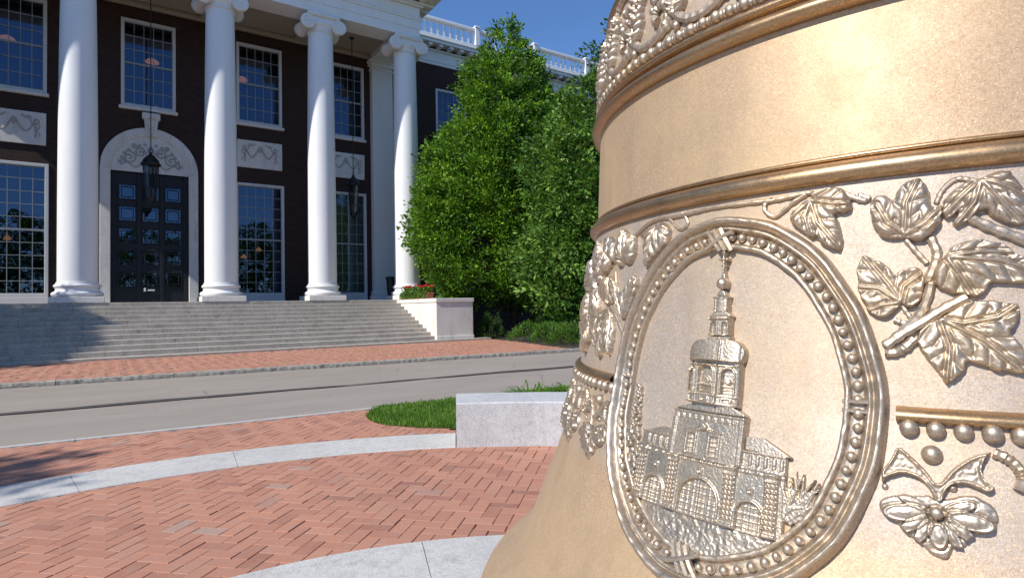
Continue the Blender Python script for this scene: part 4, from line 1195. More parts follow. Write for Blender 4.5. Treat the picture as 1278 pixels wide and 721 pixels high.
# crossed ribbon ties at top and bottom, small clasps left and right
for (t, sgn) in ((math.pi/2+.01, 1), (3*math.pi/2-.03, -1)):
    mb = MB()
    for o_ in (-.008, 0, .008):
        pts = []
        for e in np.linspace(-.06, .60, 7):
            tt = t + (o_ + .016*(e-.27)*1.6)/.145
            pts.append((MC[0]+(IA+(OA-IA)*e)*math.cos(tt), MC[1]+(IB+(OB-IB)*e)*math.sin(tt)))
        W = bpos(np.array(pts)[:,0], np.array(pts)[:,1], .0065 + .002*np.sin(np.linspace(0, math.pi, 7))); mb.tube([tuple(a) for a in W], .0034, 6)
    pts = []
    for q in np.linspace(-1, 1, 7):
        e = .28 - q*.22; tt = t + q*.018/.145
        pts.append((MC[0]+(IA+(OA-IA)*e)*math.cos(tt), MC[1]+(IB+(OB-IB)*e)*math.sin(tt)))
    W = bpos(np.array(pts)[:,0], np.array(pts)[:,1], .0098); mb.tube([tuple(a) for a in W], .0030, 6)
    mb.build('ribbon_tie', M['orn'], med, 50)
for t in (math.pi, 0.0):
    mb = MB()
    for dt in (-.025, .025):
        pts = [(MC[0]+(IA+(OA-IA)*e)*math.cos(t+dt), MC[1]+(IB+(OB-IB)*e)*math.sin(t+dt)) for e in np.linspace(0, .62, 6)]
        W = bpos(np.array(pts)[:,0], np.array(pts)[:,1], .0060); mb.tube([tuple(a) for a in W], .0020, 6)
    mb.build('clasp', M['orn'], med, 50)

# ---- gate church with its bell tower, in low relief inside the oval
def church_h(S, Z):
    cx = -.1770
    x = S - cx
    H = np.full(S.shape, -.003)
    def put(mask_d, h):            # raise where signed distance > 0 with a soft edge
        nonlocal H
        k = sstep(mask_d, -.0003, .0006)
        H = np.where(mask_d > -.0004, np.maximum(H, h*k - .003*(1-k)), H)
    def add(mask_d, dh, soft=.0006):
        nonlocal H
        H = np.where(H > -.0005, H + dh*sstep(mask_d, -soft*.4, soft), H)
    def rect(s0, s1, z0, z1): return np.minimum(np.minimum(S-s0, s1-S), np.minimum(Z-z0, z1-Z))
    def quad(pts): return poly_sd(S, Z, np.array(pts))
    def disc(s, z, r): return r - np.hypot(S-s, Z-z)
    def arch(sc, hw, z0, zsp):     # arched opening
        return np.maximum(np.minimum(np.minimum(S-(sc-hw), sc+hw-S), np.minimum(Z-z0, zsp-Z)), np.where(Z >= zsp, hw-np.hypot(S-sc, Z-zsp), -1))
    # ground in front of the gate
    g = -.221 - Z
    ell = 1 - ((S-MC[0])/(IA+.003))**2 - ((Z-MC[1])/(IB+.003))**2
    gh = .0022 + .0006*vnoise(S, Z, 420, 31) + .0007*vnoise(S, Z, 200, 32)
    H = np.where((g > -.001) & (ell > 0), np.maximum(H, gh), H)
    # main wall
    put(rect(-.2652, -.0985, -.2212, -.1475), .0052)
    add(rect(-.2665, -.097, -.1650, -.1615), .0012); add(rect(-.2665, -.097, -.1500, -.1472), .0014)
    add(rect(-.2652, -.0985, -.1685, -.1655), .0005); 
    # right hip roof, left low roof
    put(quad([(-.1375,-.1475),(-.0945,-.1487),(-.0957,-.1470),(-.1205,-.1340),(-.1375,-.1345)]), .0056)
    put(quad([(-.2675,-.1487),(-.2215,-.1475),(-.2215,-.1400),(-.2400,-.1395)]), .0030)
    # block under the tower
    put(rect(-.2215, -.1385, -.1650, -.1180), .0074)
    add(rect(-.2225, -.1375, -.1215, -.1178), .0012)
    for k in range(11):
        s0 = -.2205 + k*.0076; add(rect(s0, s0+.0052, -.1265, -.1215), .0008, .0004)
    for sx in (-.219, -.141): add(rect(sx-.0028, sx+.0028, -.1640, -.1265), .0012)
    for sc in (-.1950, -.1688):
        add(rect(sc-.0072, sc+.0072, -.1610, -.1375), .0014); add(rect(sc-.0042, sc+.0042, -.1600, -.1410), -.0024)
        add(rect(sc-.0085, sc+.0085, -.1378, -.1355), .0022)
        add(rect(sc-.0004, sc+.0004, -.1600, -.1410), .0014, .0003)
        for zz in (-.155, -.150, -.1455): add(rect(sc-.0042, sc+.0042, zz-.0004, zz+.0004), .0010, .0003)
    add(disc(-.1815, -.1330, .0042), .0022); add(quad([(-.193,-.1365),(-.170,-.1365),(-.1815,-.1295)]), .0008)
    for k in range(9):
        sc = -.218 + k*.0098; add(rect(sc-.0030, sc+.0030, -.1625-.0002, -.1520) if False else rect(sc-.0030, sc+.0030, -.1648, -.1638), .0008)
    # sloping shoulder roof of the tower
    put(quad([(-.2235,-.1180),(-.1378,-.1180),(-.1400,-.1150),(-.1525,-.1095),(-.1985,-.1095)]), .0080)
    # octagonal belfry
    put(rect(-.2060, -.1485, -.1098, -.0620), .0076)
    k = (S+.1843)
    H = np.where((rect(-.2060, -.1485, -.1098, -.0620) > 0), H + .0032*(1-np.clip((np.abs(S+.1843)-.0125)/.016, 0, 1)) - .0012*(S > -.1715)*np.clip((S+.1715)/.022, 0, 1), H)
    for sx in (-.2055, -.1972, -.1717, -.1492): add(rect(sx-.0015, sx+.0015, -.1095, -.0630), .0016)
    for z0, z1 in ((-.1100,-.1075), (-.1010,-.0992), (-.0690,-.0668), (-.0640,-.0610)): add(rect(-.2085, -.1465, z0, z1), .0014)
    for sc, hw in ((-.1845,.0082), (-.1607,.0056), (-.2015,.0022)):
        add(arch(sc, hw+.0022, -.0985, -.0765), .0013); add(arch(sc, hw, -.0980, -.0765), -.0036)
        add(rect(sc-hw, sc+hw, -.0905, -.0880), .0022, .0004); add(disc(sc, -.0845, hw*.55), .0024)
        for z in (-.0930, -.0960): add(rect(sc-hw, sc+hw, z-.0005, z+.0005), .0014, .0003)
    for sc in (-.1845, -.1607): add(rect(sc-.0055, sc+.0055, -.1070, -.1015), .0010); add(rect(sc-.003, sc+.003, -.1058, -.1026), -.0014)
    # dome
    zz = np.clip((Z+.0625)/.0215, 0, 1); hw = .0300*np.sqrt(np.clip(1-zz**1.9, 0, 1))*1.0 + .0125*zz
    dd = np.minimum(hw - np.abs(S+.1772), np.minimum(Z+.0635, -.0405-Z))
    put(dd, .0078); H = np.where(dd > 0, H + .0042*np.sqrt(np.clip(1-((S+.1790)/.031)**2, 0, 1)) + .0012*np.exp(-((S+.1690)/.0012)**2)*(zz < .9) - .0016*zz, H)
    # upper tiers
    put(rect(-.1892, -.1618, -.0412, -.0372), .0074)
    put(rect(-.1880, -.1632, -.0372, -.0165), .0066)
    H = np.where(rect(-.1880, -.1632, -.0372, -.0165) > 0, H + .0022*np.sqrt(np.clip(1-((S+.1755)/.0126)**2, 0, 1)), H)
    for sc, hw2 in ((-.1822, .0030), (-.1690, .0026)): add(arch(sc, hw2, -.0362, -.0250), -.0026)
    for sc in (-.1868, -.1760, -.1640): add(rect(sc-.0010, sc+.0010, -.0370, -.0180), .0014)
    add(rect(-.1892, -.1618, -.0200, -.0165), .0016); 
    put(quad([(-.1900,-.0168),(-.1612,-.0168),(-.1668,-.0115),(-.1848,-.0115)]), .0070)
    put(rect(-.1850, -.1674, -.0118, .0042), .0056)
    H = np.where(rect(-.1850, -.1674, -.0118, .0042) > 0, H + .0022*np.sqrt(np.clip(1-((S+.1762)/.009)**2, 0, 1)), H)
    for sc in (-.1808, -.1722): add(rect(sc-.0006, sc+.0006, -.0112, .0030), -.0014, .0004)
    put(rect(-.1862, -.1662, .0030, .0054), .0076)
    put(quad([(-.1830,.0054),(-.1694,.0054),(-.1735,.0120),(-.1790,.0120)]), .0062)
    ball = disc(-.1762, .0190, .0066); put(ball, .0050); H = np.where(ball > 0, H + .0046*np.sqrt(np.clip(1-(np.hypot(S+.1762, Z-.019)/.0066)**2, 0, 1)), H)
    put(quad([(-.1800,.0235),(-.1724,.0235),(-.1752,.0330),(-.1772,.0330)]), .0050)
    put(rect(-.1777, -.1749, .0300, .0530), .0056); put(rect(-.1822, -.1704, .0438, .0470), .0060)
    put(rect(-.1798, -.1728, .0375, .0398), .0052); put(disc(-.1763, .0530, .0026), .0062)
    # gateways with gates
    for sc, hw, z0, zs in ((-.1812, .0212, -.2195, -.2045), (-.2372, .0130, -.2205, -.2060), (-.1284, .0116, -.2205, -.2050)):
        a = arch(sc, hw+.0028, z0, zs); add(a, .0016); b = arch(sc, hw, z0, zs); add(b, -.0034)
        n_ = 7 if hw > .02 else 5
        for q in range(-n_//2+1, n_//2+1):
            xx = sc + q*hw*2/n_; add(np.minimum(b, .0004-np.abs(S-xx)), .0010, .0003)
        for q in range(5): add(np.minimum(b, .0004-np.abs(Z-(z0+.004+q*.0062))), .0008, .0003)
        add(np.minimum(b, .0007-np.abs(S-sc)), .0014, .0004)
    # rusticated pilaster pairs: rows of small bosses
    for sc in (-.2585, -.2140, -.1487, -.1095):
        add(rect(sc-.0062, sc+.0062, -.2205, -.1650), .0014)
        for r_ in range(9):
            for c__ in (-.0038, 0, .0038):
                add(disc(sc+c__, -.1760-r_*.0046, .0016), .0022, .0010)
        add(rect(sc-.0072, sc+.0072, -.1730, -.1640), .0014); add(rect(sc-.0045, sc+.0045, -.1710, -.1662), -.0010)
        add(rect(sc-.0072, sc+.0072, -.2210, -.2170), .0016)
    # frieze of small panels, attic balusters
    for k in range(17):
        sc = -.2600 + k*.0098
        add(disc(sc, -.1668, .0018), .0012, .0008)
    for sc in (-.2545, -.2465, -.2375, -.2290, -.1310, -.1240, -.1165, -.1085, -.1020):
        add(rect(sc-.0016, sc+.0016, -.1608, -.1508), .0014)
    for sc, zc in ((-.2372, -.1800), (-.1812, -.1755), (-.1284, -.1830)):
        add(rect(sc-.0030, sc+.0030, zc-.0030, zc+.0030), .0014); add(rect(sc-.0014, sc+.0014, zc-.0014, zc+.0014), -.0012)
    # shrubs at the right, tree with a slim finial at the left
    rb = random.Random(6)
    for q in range(64):
        a = rb.uniform(.15, 1.5) if q % 2 else rb.uniform(.9, 2.1)
        bx_, bz_ = -.0985 + rb.random()*.016, -.2040 + rb.random()*.012
        ln = .016 + .020*rb.random(); tip_ = (bx_+ln*math.cos(a), bz_+ln*math.sin(a))
        if tip_[1] > -.157 or tip_[0] > -.0705: continue
        dd, tt, _ = seg_dist(S, Z, np.array([bx_, bz_]), np.array(tip_))
        put(.0021*(1-.55*tt/ln) - dd, .0028 + .0030*rb.random())
    for q in range(70):
        zc = -.2080 + .0016*q; wv = .0085*(1-max(0, zc+.150)/.055)
        if zc > -.102: break
        sc = -.2865 + wv*math.sin(q*2.4) + (zc+.15)*-.10
        put(disc(sc, zc, .0036*(1 if zc < -.15 else .7)), .0024 + .0022*abs(math.sin(q*1.3)))
    put(disc(-.2925, -.1010, .0030), .0052); put(disc(-.2920, -.1085, .0024), .0050)
    H = np.where(H > 0, H*1.35 + (vnoise(S, Z, 900, 41)-.5)*.0004, H)
    return np.where(ell > 0, H, -.003)
relief('church_relief', church_h, -.308, -.052, -.252, .058, .00058, M['church'], med)

# ---- scroll frieze above the upper moulding
NU = 34
fz = empty('scroll_frieze'); fz.parent = bell
def clump_h(S, Z):
    h = np.full(S.shape, -.0026)
    r = random.Random(4)
    petals = [(0, 0, .013, .020, 0)]
    for k in range(6):
        for sg in (-1, 1):
            z_ = -.036 + .014*k; petals.append((sg*(.012+.005*math.sin(k*1.7)), z_, .016, .0075, sg*(.75-.08*k)))
    petals += [(0, .046, .007, .014, 0), (0, -.040, .006, .012, 0)]
    for (x, z, a_, b_, ro) in petals:
        e = ell(S, Z, -.047+x*.72, .394+z*.82, a_*.74, b_*.8, ro)
        hh = .0050 + .0085*np.sqrt(np.clip(e, 0, 1)) + .0018*np.sin(np.hypot(S+.047, Z-.394)*900)*np.clip(e, 0, 1)
        h = np.where(e > -.02, np.maximum(h, hh), h)
    return h
unit = relief('scroll_motif', clump_h, -.085, -.010, .345, .448, .0012, M['orn'], fz)
mb = MB()
sweep(mb, [(-.056,.382),(-.050,.365),(-.036,.350),(-.018,.3415),(.004,.340),(.022,.346),(.033,.358),(.034,.372),(.026,.382),(.014,.384),(.006,.377),(.006,.368),(.012,.364)], .0062)
sweep(mb, [(.004,.341),(.026,.346),(.040,.358),(.048,.376),(.050,.396),(.046,.418),(.036,.436)], .0052)
sweep(mb, [(.034,.345),(.045,.350),(.056,.348)], .0036)
sweep(mb, [(-.056,.430),(-.048,.446),(-.034,.455),(-.016,.458),(.006,.452),(.020,.440),(.022,.426),(.012,.418),(.002,.422)], .0060)
mb.build('scroll', M['orn'], unit, True)
for (s_, z_, r_) in ((.052,.343,.0062),(.054,.352,.0046),(.0,.398,.007),(-.012,.410,.0055),(.014,.405,.005),(-.004,.386,.005),(.030,.412,.005),(.027,.398,.0045)):
    mb = MB(); mb.ball(tuple(bpos(s_, z_, .002)), r_, 6); mb.build('bud', M['orn'], unit, True)
for k in range(NU):
    o = unit if k == 0 else copy_tree(unit, fz)
    o.rotation_euler = (0, 0, (-.2165/RS) + k*2*math.pi/NU)
mb = MB()
for k in range(170):
    s_ = k*2*math.pi*RS/170
    p = bpos(s_, .3275, .002)
    mb.ball(tuple(p), .0072*(1+.06*math.sin(k*3)), 6)
    for d_ in (-.0024, .0024): mb.ball(tuple(bpos(s_+.5*2*math.pi*RS/170+d_, .3275, .0015)), .0056, 5, .9, .9, 1.0)
mb.build('bead_and_reel', M['orn'], bell, True)
# plain shoulder rings and crown loops on top
mould('shoulder_moulding', .49, .46, [(.488, .006, .007), (.472, .009, .011)], M['ring'])
mb = MB()
for k in range(6):
    a = k*math.pi/3
    mb.tube([(BX+r*math.cos(a), BY+r*math.sin(a), EYE+z) for r, z in ((.16,.69),(.19,.80),(.14,.90),(.04,.93))], [.035,.03,.03,.035], 10)
mb.lathe([(.07,EYE+.69),(.06,EYE+.80),(.06,EYE+.93),(.03,EYE+.97)], BX, BY, 20)
mb.build('crown_loops', M['orn'], bell, 60)
# granite drum that carries the bell, resting on the pad
ped = empty('bell_pedestal', (BX, BY, 0))
tag(ped, 'round grey granite drum on the pad underneath the bronze bell', 'pedestal')
mb = MB(); mb.lathe([(.60, .0), (.60, .06), (.56, .08), (.52, .10), (.50, BZ0-.06), (.53, BZ0-.02), (.53, BZ0+.008)], BX, BY, 64)
mb.build('drum', M['granite'], ped, 40)
mb = MB(); mb.lathe([(.66, BZ0-.02), (.67, BZ0), (.67, BZ0+.010), (.62, BZ0+.012)], BX, BY, 64)
mb.build('bearing_ring', M['black'], ped, 40)

# ================================================================== VEGETATION
def leaves_mesh(name, P, D, size, mat, parent, seed, aspect=.55, droop=.0, sizevar=.3, tint=None):
    """rhombic folded leaves at P pointing along D"""
    r = np.random.default_rng(seed); n = len(P)
    D = D/np.linalg.norm(D, axis=1, keepdims=True)
    Rv = r.normal(size=(n, 3)); W = np.cross(D, Rv); W /= np.linalg.norm(W, axis=1, keepdims=True)
    Nn = np.cross(W, D)
    L = size*(1+sizevar*r.normal(size=n))[:, None]; L = np.clip(L, size*.4, size*1.8)
    wd = L*aspect*.5
    A = P; B = P + D*L*.5 + W*wd + Nn*L*.07; C = P + D*L - Nn*L*.06; E_ = P + D*L*.5 - W*wd + Nn*L*.07
    V = np.stack([A, B, C, E_], 1).reshape(-1, 3)
    b = (np.arange(n)*4)[:, None]
    F = np.concatenate([b + np.array([[0, 1, 2]]), b + np.array([[0, 2, 3]])], 1).reshape(-1, 3)
    if tint is None: tint = r.random(n)
    return mesh_np(name, V, F, mat, parent, False, np.repeat(tint, 2))

def limb(mb, p0, p1, r0, r1, r, wob=.12, seg=6):
    p0 = np.array(p0); p1 = np.array(p1); L = np.linalg.norm(p1-p0); pts = []
    for i in range(seg+1):
        t = i/seg; q = p0*(1-t)+p1*t + (r.normal(size=3)*wob*L*.12 if 0 < i < seg else 0); pts.append(tuple(q))
    mb.tube(pts, [r0*(1-i/seg)+r1*i/seg for i in range(seg+1)], 7)
    return pts

def make_tree(name, label, loc, prof, ry, trunk_r, n_cl, per, size, mat, seed, aspect=.55, up=.6, cl_r=.45, group=None, lump=.18, shell=.62, trunk_h=None, tuft=1.0):
    """prof: list of (z, radius) for the crown; leaves sit in tufts at the ends of limbs"""
    r = np.random.default_rng(seed)
    root = empty(name, loc); tag(root, label, 'tree', group)
    zs = np.array([p[0] for p in prof]); rs = np.array([p[1] for p in prof])
    zt = np.linspace(zs[0], zs[-1], 200); wt = (np.interp(zt, zs, rs)+.5)*(.5+np.interp(zt, zs, rs)/max(rs)); wt = np.cumsum(wt); wt /= wt[-1]
    cz = np.interp(r.random(n_cl), wt, zt); ca = r.random(n_cl)*2*math.pi
    lumps = r.random((7, 4))
    lf = np.zeros(n_cl)
    for a, b, c, d in lumps: lf += np.sin(ca*(1+int(a*4)) + cz*(.5+b*1.4) + c*6.28)
    rad_ = np.interp(cz, zs, rs)*(1+lump*lf/2.2)
    fr = shell + (1-shell)*r.random(n_cl)**.6
    inner = r.random(n_cl) < .22; fr = np.where(inner, fr*r.random(n_cl), fr)
    cx = rad_*fr*np.cos(ca); cy = rad_*fr*np.sin(ca)*ry
    C = np.stack([cx, cy, cz], 1)
    tb = MB(); top = (trunk_h or zs[-1]*.86)
    tp = limb(tb, (0, 0, -.05), (r.normal()*.1, r.normal()*.1, top), trunk_r, trunk_r*.18, r, .05, 9)
    tb.lathe([(trunk_r*1.6, -.1), (trunk_r*1.25, .12), (trunk_r*1.02, .5)], 0, 0, 12)
    for q in r.choice(n_cl, min(46, n_cl), replace=False):
        zb = max(zs[0]*.8, C[q][2] - np.hypot(C[q][0], C[q][1])*.55); zb = min(zb, top*.95)
        limb(tb, (0, 0, zb), C[q], trunk_r*.28*(1-zb/zs[-1]*.6), .012, r, .2, 5)
    V = np.array(tb.v) + np.array(loc)
    mesh_np('trunk', V, tb.f, M['bark'], root, True)
    out = C*np.array([1, 1, 0]); nrm = np.linalg.norm(out, axis=1, keepdims=True)+1e-6
    dirc = out/nrm*1.0 + np.array([0, 0, up]) + r.normal(size=C.shape)*.35
    dirc /= np.linalg.norm(dirc, axis=1, keepdims=True)
    k = np.repeat(np.arange(n_cl), per)
    csz = (.45 + .55*np.interp(C[:,2], zs, rs)/max(rs))[k]
    off = r.normal(size=(len(k), 3))*cl_r*.5*csz[:, None]
    along = (r.random(len(k))-.45)*cl_r*1.6*tuft
    P = C[k] + off*np.array([1, 1, .6]) + dirc[k]*along[:, None]
    D = dirc[k]*.8 + off/cl_r*1.4 + r.normal(size=off.shape)*.5
    tint = np.clip(.5 + .22*r.normal(size=len(k)) + .20*r.normal(size=n_cl)[k] + .16*np.clip(along/cl_r, -1, 1), 0, 1)  # random leaf tone; outer tuft ends painted paler, like sunlit tips
    leaves_mesh('crown', P + np.array(loc), D, size, mat, root, seed+1, aspect, tint=tint)
    return root

make_tree('beech_tree', 'tall dense bright green tree of conical shape beside the portico right of the last column', (15.0, 22.0, 0.02),
    [(1.3,2.8),(1.9,3.5),(2.6,4.2),(4,4.5),(5.6,4.5),(7,4.15),(8.5,3.55),(10,2.85),(11.3,2.15),(12.6,1.4),(13.4,.85),(14.2,.15)], .55, .22, 2100, 58, .145, M['leaf1'], 21, .5, .75, .31, lump=.075, shell=.70, tuft=1.2)
make_tree('dogwood_tree', 'shorter broad tree with larger paler leaves standing in front of the conical tree', (15.55, 17.0, 0.02),
    [(.35,1.4),(.9,2.0),(1.7,2.4),(3.0,3.0),(4.5,3.05),(6.2,2.5),(7.8,2.0),(9.2,1.3),(10.2,.3)], .8, .14, 820, 50, .185, M['leaf2'], 33, .5, .1, .45, lump=.2, shell=.55)
make_tree('oak_tree', 'dark tree showing only its outer twigs above the bell shoulder against the sky', (31.4, 27.0, 0.0),
    [(4,3.5),(7,6.2),(11,6.8),(15,6.4),(18.5,4.8),(21,2.2),(22,.3)], .9, .35, 420, 60, .26, M['leaf3'], 44, .55, .2, .9, lump=.2)
# trees left of the stairs and of the plaza throw the shadows that cross them; trees behind the viewer mirror in the windows
make_tree('beech_tree', 'conical tree left of the stairs outside the picture whose shadow falls on the steps', (-16.2, 20.4, 0.02),
    [(1.8,3.2),(3,4.4),(5,5),(8,5),(11,4.2),(13,2.6),(14.2,.6)], .8, .22, 800, 52, .30, M['leaf1'], 55, .55, .6, .5)
make_tree('young_tree', 'slim tree left of the plaza outside the picture whose shadow tip reaches the granite band', (-11.8, 4.45, 0.0),
    [(2.2,.9),(3.2,1.6),(5,2.0),(7,1.7),(9,1.0),(10.7,.1)], 1.0, .12, 260, 44, .16, M['leaf1'], 66, .55, .5, .4)
t0 = make_tree('park_tree', 'round tree across the lawn behind the viewer, mirrored in the windows', (17, -34, 0),
    [(2.2,3),(4,5.5),(7,6.4),(10,5.4),(12.4,3),(13.4,.5)], 1.0, .3, 300, 36, .38, M['leaf3'], 77, .6, .2, .8, group='trees across the lawn mirrored in the windows')
for (x, y, s_, rz) in ((4,-40,.95,1.0), (-9,-36,1.0,2.1), (29,-40,1.15,.5), (42,-36,1.2,3.0), (-24,-42,1.25,4.0), (57,-44,1.3,5.0)):
    c = copy_tree(t0, None); c.location = (x, y, 0); c.rotation_euler = (0, 0, rz); c.scale = (s_, s_, s_)

# ---- low clipped shrubs along the bed, a darker taller one in the shade
def shrub(name, label, loc, rx, ry, h, n, size, mat, seed, group=None):
    r = np.random.default_rng(seed); root = empty(name, loc); tag(root, label, 'shrub', group)
    n_cl = max(60, n//26)
    u_ = r.random(n_cl); a = r.random(n_cl)*2*math.pi
    el = np.arcsin(u_)*1.0
    k = .78 + .22*r.random(n_cl) + .08*np.sin(a*4+seed)
    C = np.stack([rx*k*np.cos(el)*np.cos(a), ry*k*np.cos(el)*np.sin(a), h*k*np.sin(el)*.9+.04], 1)
    q = np.repeat(np.arange(n_cl), 26); off = r.normal(size=(len(q), 3))*.06
    D = C[q]/np.array([rx, ry, h]) + np.array([0, 0, .5]) + r.normal(size=off.shape)*.5
    tint = np.clip(.5+.25*r.normal(size=len(q))+.2*r.normal(size=n_cl)[q], 0, 1)
    leaves_mesh('foliage', C[q]+off+np.array(loc), D, size, mat, root, seed, .45, tint=tint)
    tb = MB()
    for i in range(7): limb(tb, (0, 0, -.02), C[r.integers(n_cl)]*.8, .014, .005, r, .2, 4)
    mesh_np('stem', np.array(tb.v)+np.array(loc), tb.f, M['bark'], root, True)
    return root
G_ = 'low clipped shrubs in the bed beside the road'
for i, (x, y, rx, ry, h, lb) in enumerate([(12.75,17.7,.75,.75,.66,'low clipped green shrub farthest from the road, nearest the stairs'),(12.75,16.35,.8,.75,.70,'low clipped green shrub between the farthest shrub and the larger middle one'),(12.6,15.1,.85,.75,.70,'larger low clipped green shrub in the middle of the row near the road'),(12.9,14.05,.75,.6,.62,'low clipped green shrub closest to the road kerb'),(13.9,14.2,.9,.7,.66,'low clipped green shrub at the road behind the bell edge')]):
    shrub('box_shrub', lb, (x, y, .02), rx, ry, h, 2600, .062, M['hedge'], 100+i, G_)
shrub('shade_shrub', 'dark shrub in deep shade right behind the end of the stair wall', (12.75, 20.4, .02), .55, .6, 1.0, 1800, .09, M['leaf3'], 120)
shrub('shade_shrub', 'taller dark shrub in the shade under the broad tree', (14.8, 18.9, .02), .9, .8, 1.2, 2400, .10, M['leaf3'], 121)
shrub('shade_shrub', 'added dark shrub standing in for the shade between the two trees', (17.0, 21.0, .02), 1.8, .8, 1.9, 3600, .13, M['leaf3'], 122)  # extra dark leaves added to read as shade under the crowns
shrub('shade_shrub', 'added dark shrub deepening the shade below the broad tree close to the bell edge', (17.6, 17.8, .02), 1.3, .8, 1.1, 3000, .11, M['leaf3'], 123)  # likewise added to darken the space below the crown

# ---- lawn tongue: real blades
r = np.random.default_rng(9); gx = r.random(70000)*4.2+2.3; gy = r.random(70000)*2.6+5.1
k = grass_in(gx, gy, .02); gx, gy = gx[k], gy[k]
patch = (np.sin(gx*6+gy*3)+np.sin(gx*2.3-gy*7))*.25
hh = .035 + .02*r.random(len(gx))
Pg = np.stack([gx, gy, np.full(len(gx), .002)], 1); Dg = np.stack([r.normal(size=len(gx))*.4, r.normal(size=len(gx))*.4, np.ones(len(gx))], 1)
g_o = leaves_mesh('grass', Pg, Dg, .052, M['grass'], None, 10, .12, tint=np.clip(.45+.2*r.normal(size=len(gx))+patch*.4, 0, 1))
tag(g_o, 'short green lawn grass on the tongue of ground between plaza and road', 'grass', kind='stuff')
# leafy clumps just behind the seat wall
for i, (x, y, lb) in enumerate([(4.35,6.0,'leafy green plant peeking over the seat wall, left one'),(4.75,5.75,'leafy green plant peeking over the seat wall beside the bell')]):
    root = empty('lily_plant', (x, y, 0)); tag(root, lb, 'plant', 'leafy plants behind the seat wall')
    r = np.random.default_rng(200+i); n = 150
    a = r.random(n)*6.283; sp = r.random(n)*.26
    mb_v = []; mb_f = []; tn = []
    for q in range(n):
        bx_, by_ = x+sp[q]*math.cos(a[q])*1.1, y+sp[q]*math.sin(a[q])
        ln = .40+.18*r.random(); dv = np.array([math.cos(a[q]), math.sin(a[q])]); wd = .011+.006*r.random()
        pr = np.array([-dv[1], dv[0]]); b0 = len(mb_v)
        for s in range(6):
            t = s/5; z = ln*(1.25*t-.62*t*t*(1+.5*r.random())); hx = dv*ln*.5*t*t
            ww = wd*(1-t)**.6
            mb_v.append((bx_+hx[0]+pr[0]*ww, by_+hx[1]+pr[1]*ww, z)); mb_v.append((bx_+hx[0]-pr[0]*ww, by_+hx[1]-pr[1]*ww, z))
        for s in range(5): mb_f.append((b0+2*s, b0+2*s+1, b0+2*s+3, b0+2*s+2)); tn.append(r.random()*.3+.5)
    mesh_np('foliage', mb_v, mb_f, M['hedge'], root, True, tn)

# ================================================================== SMALL THINGS
def lantern(loc, label):
    x, y, z = loc
    root = empty('hanging_lantern', (x, y, 5.30)); tag(root, label, 'lantern', 'hanging lanterns under the portico ceiling')
    mb = MB()
    # hexagonal tapering cage: upper ring wide, lower ring narrow
    def hexp(r, zz): return [(x+r*math.cos(math.pi/3*i+.2), y+r*math.sin(math.pi/3*i+.2), zz) for i in range(6)]
    ru, rl, zu, zl = .26, .165, 6.86, 5.62
    A, B = hexp(ru, zu), hexp(rl, zl)
    for a, b in zip(A, B): mb.tube([a, b], .022, 6)
    for i in range(6):
        mb.tube([A[i], A[(i+1) % 6]], .03, 6); mb.tube([B[i], B[(i+1) % 6]], .028, 6)
        m0 = tuple(np.array(A[i])*.28+np.array(B[i])*.72); m1 = tuple(np.array(A[(i+1)%6])*.28+np.array(B[(i+1)%6])*.72); mb.tube([m0, m1], .014, 6)
    mb.lathe([(rl+.02, 5.62), (.16, 5.54), (.10, 5.48), (.06, 5.44), (.075, 5.40), (.03, 5.34), (.004, 5.30)], x, y, 12)
    mb.build('cage', M['black'], root, 40)
    mb = MB(); mb.lathe([(ru+.075, 6.85), (ru+.085, 6.90), (ru+.03, 6.96), (.26, 7.06), (.16, 7.17), (.075, 7.24), (.05, 7.30), (.06, 7.33), (.02, 7.36)], x, y, 12); mb.build('roof', M['black'], root, 40)
    mb = MB()
    A2, B2 = hexp(ru-.005, zu), hexp(rl-.005, zl)
    for i in range(6): mb.add([A2[i], A2[(i+1)%6], B2[(i+1)%6], B2[i]], [(0,1,2,3)])
    mb.build('pane', M['lglass'], root)
    mb = MB()
    for i in range(3):
        a = i*2.1; mb.tube([(x+.07*math.cos(a), y+.07*math.sin(a), 5.66), (x+.07*math.cos(a), y+.07*math.sin(a), 6.0)], .018, 6)
    mb.build('candle', M['white'], root)
    mb = MB(); mb.tube([(x, y, 7.42), (x, y, 13.6)], .012, 6)
    n = 130
    for i in range(n):
        zz = 7.44 + 6.1*i/n
        if i % 2: mb.box(x-.026, x+.026, y-.007, y+.007, zz, zz+.035)
        else: mb.box(x-.007, x+.007, y-.026, y+.026, zz, zz+.035)
    mb.tube([(x+.05*math.cos(a), y, 7.40+.05*math.sin(a)) for a in np.linspace(0, 6.283, 13)[:-1]], .014, 6, True)
    mb.lathe([(.02, 13.48), (.09, 13.54), (.11, 13.60)], x, y, 12)
    mb.build('chain', M['black'], root)
lantern((1.29, 26.0, 0), 'black iron lantern hanging on a long chain in front of the arched door')
lantern((9.1, 26.0, 0), 'black iron lantern hanging in front of the window with the green curtain')

lit = empty('litter_bin', (10.74, 25.75, PZ)); tag(lit, 'black tapered litter bin on the portico between pilaster and last column', 'bin')
mb = MB(); mb.lathe([(.16,PZ),(.17,PZ+.05),(.13,PZ+.10),(.15,PZ+.16),(.19,PZ+.5),(.215,PZ+.95),(.215,PZ+.98)], 10.74, 25.75, 20); mb.build('body', M['black'], lit, 40)
mb = MB(); mb.lathe([(.225,PZ+.98),(.245,PZ+1.0),(.245,PZ+1.06),(.22,PZ+1.09),(.15,PZ+1.10),(.14,PZ+1.0)], 10.74, 25.75, 20); mb.build('rim', M['black'], lit, 40)

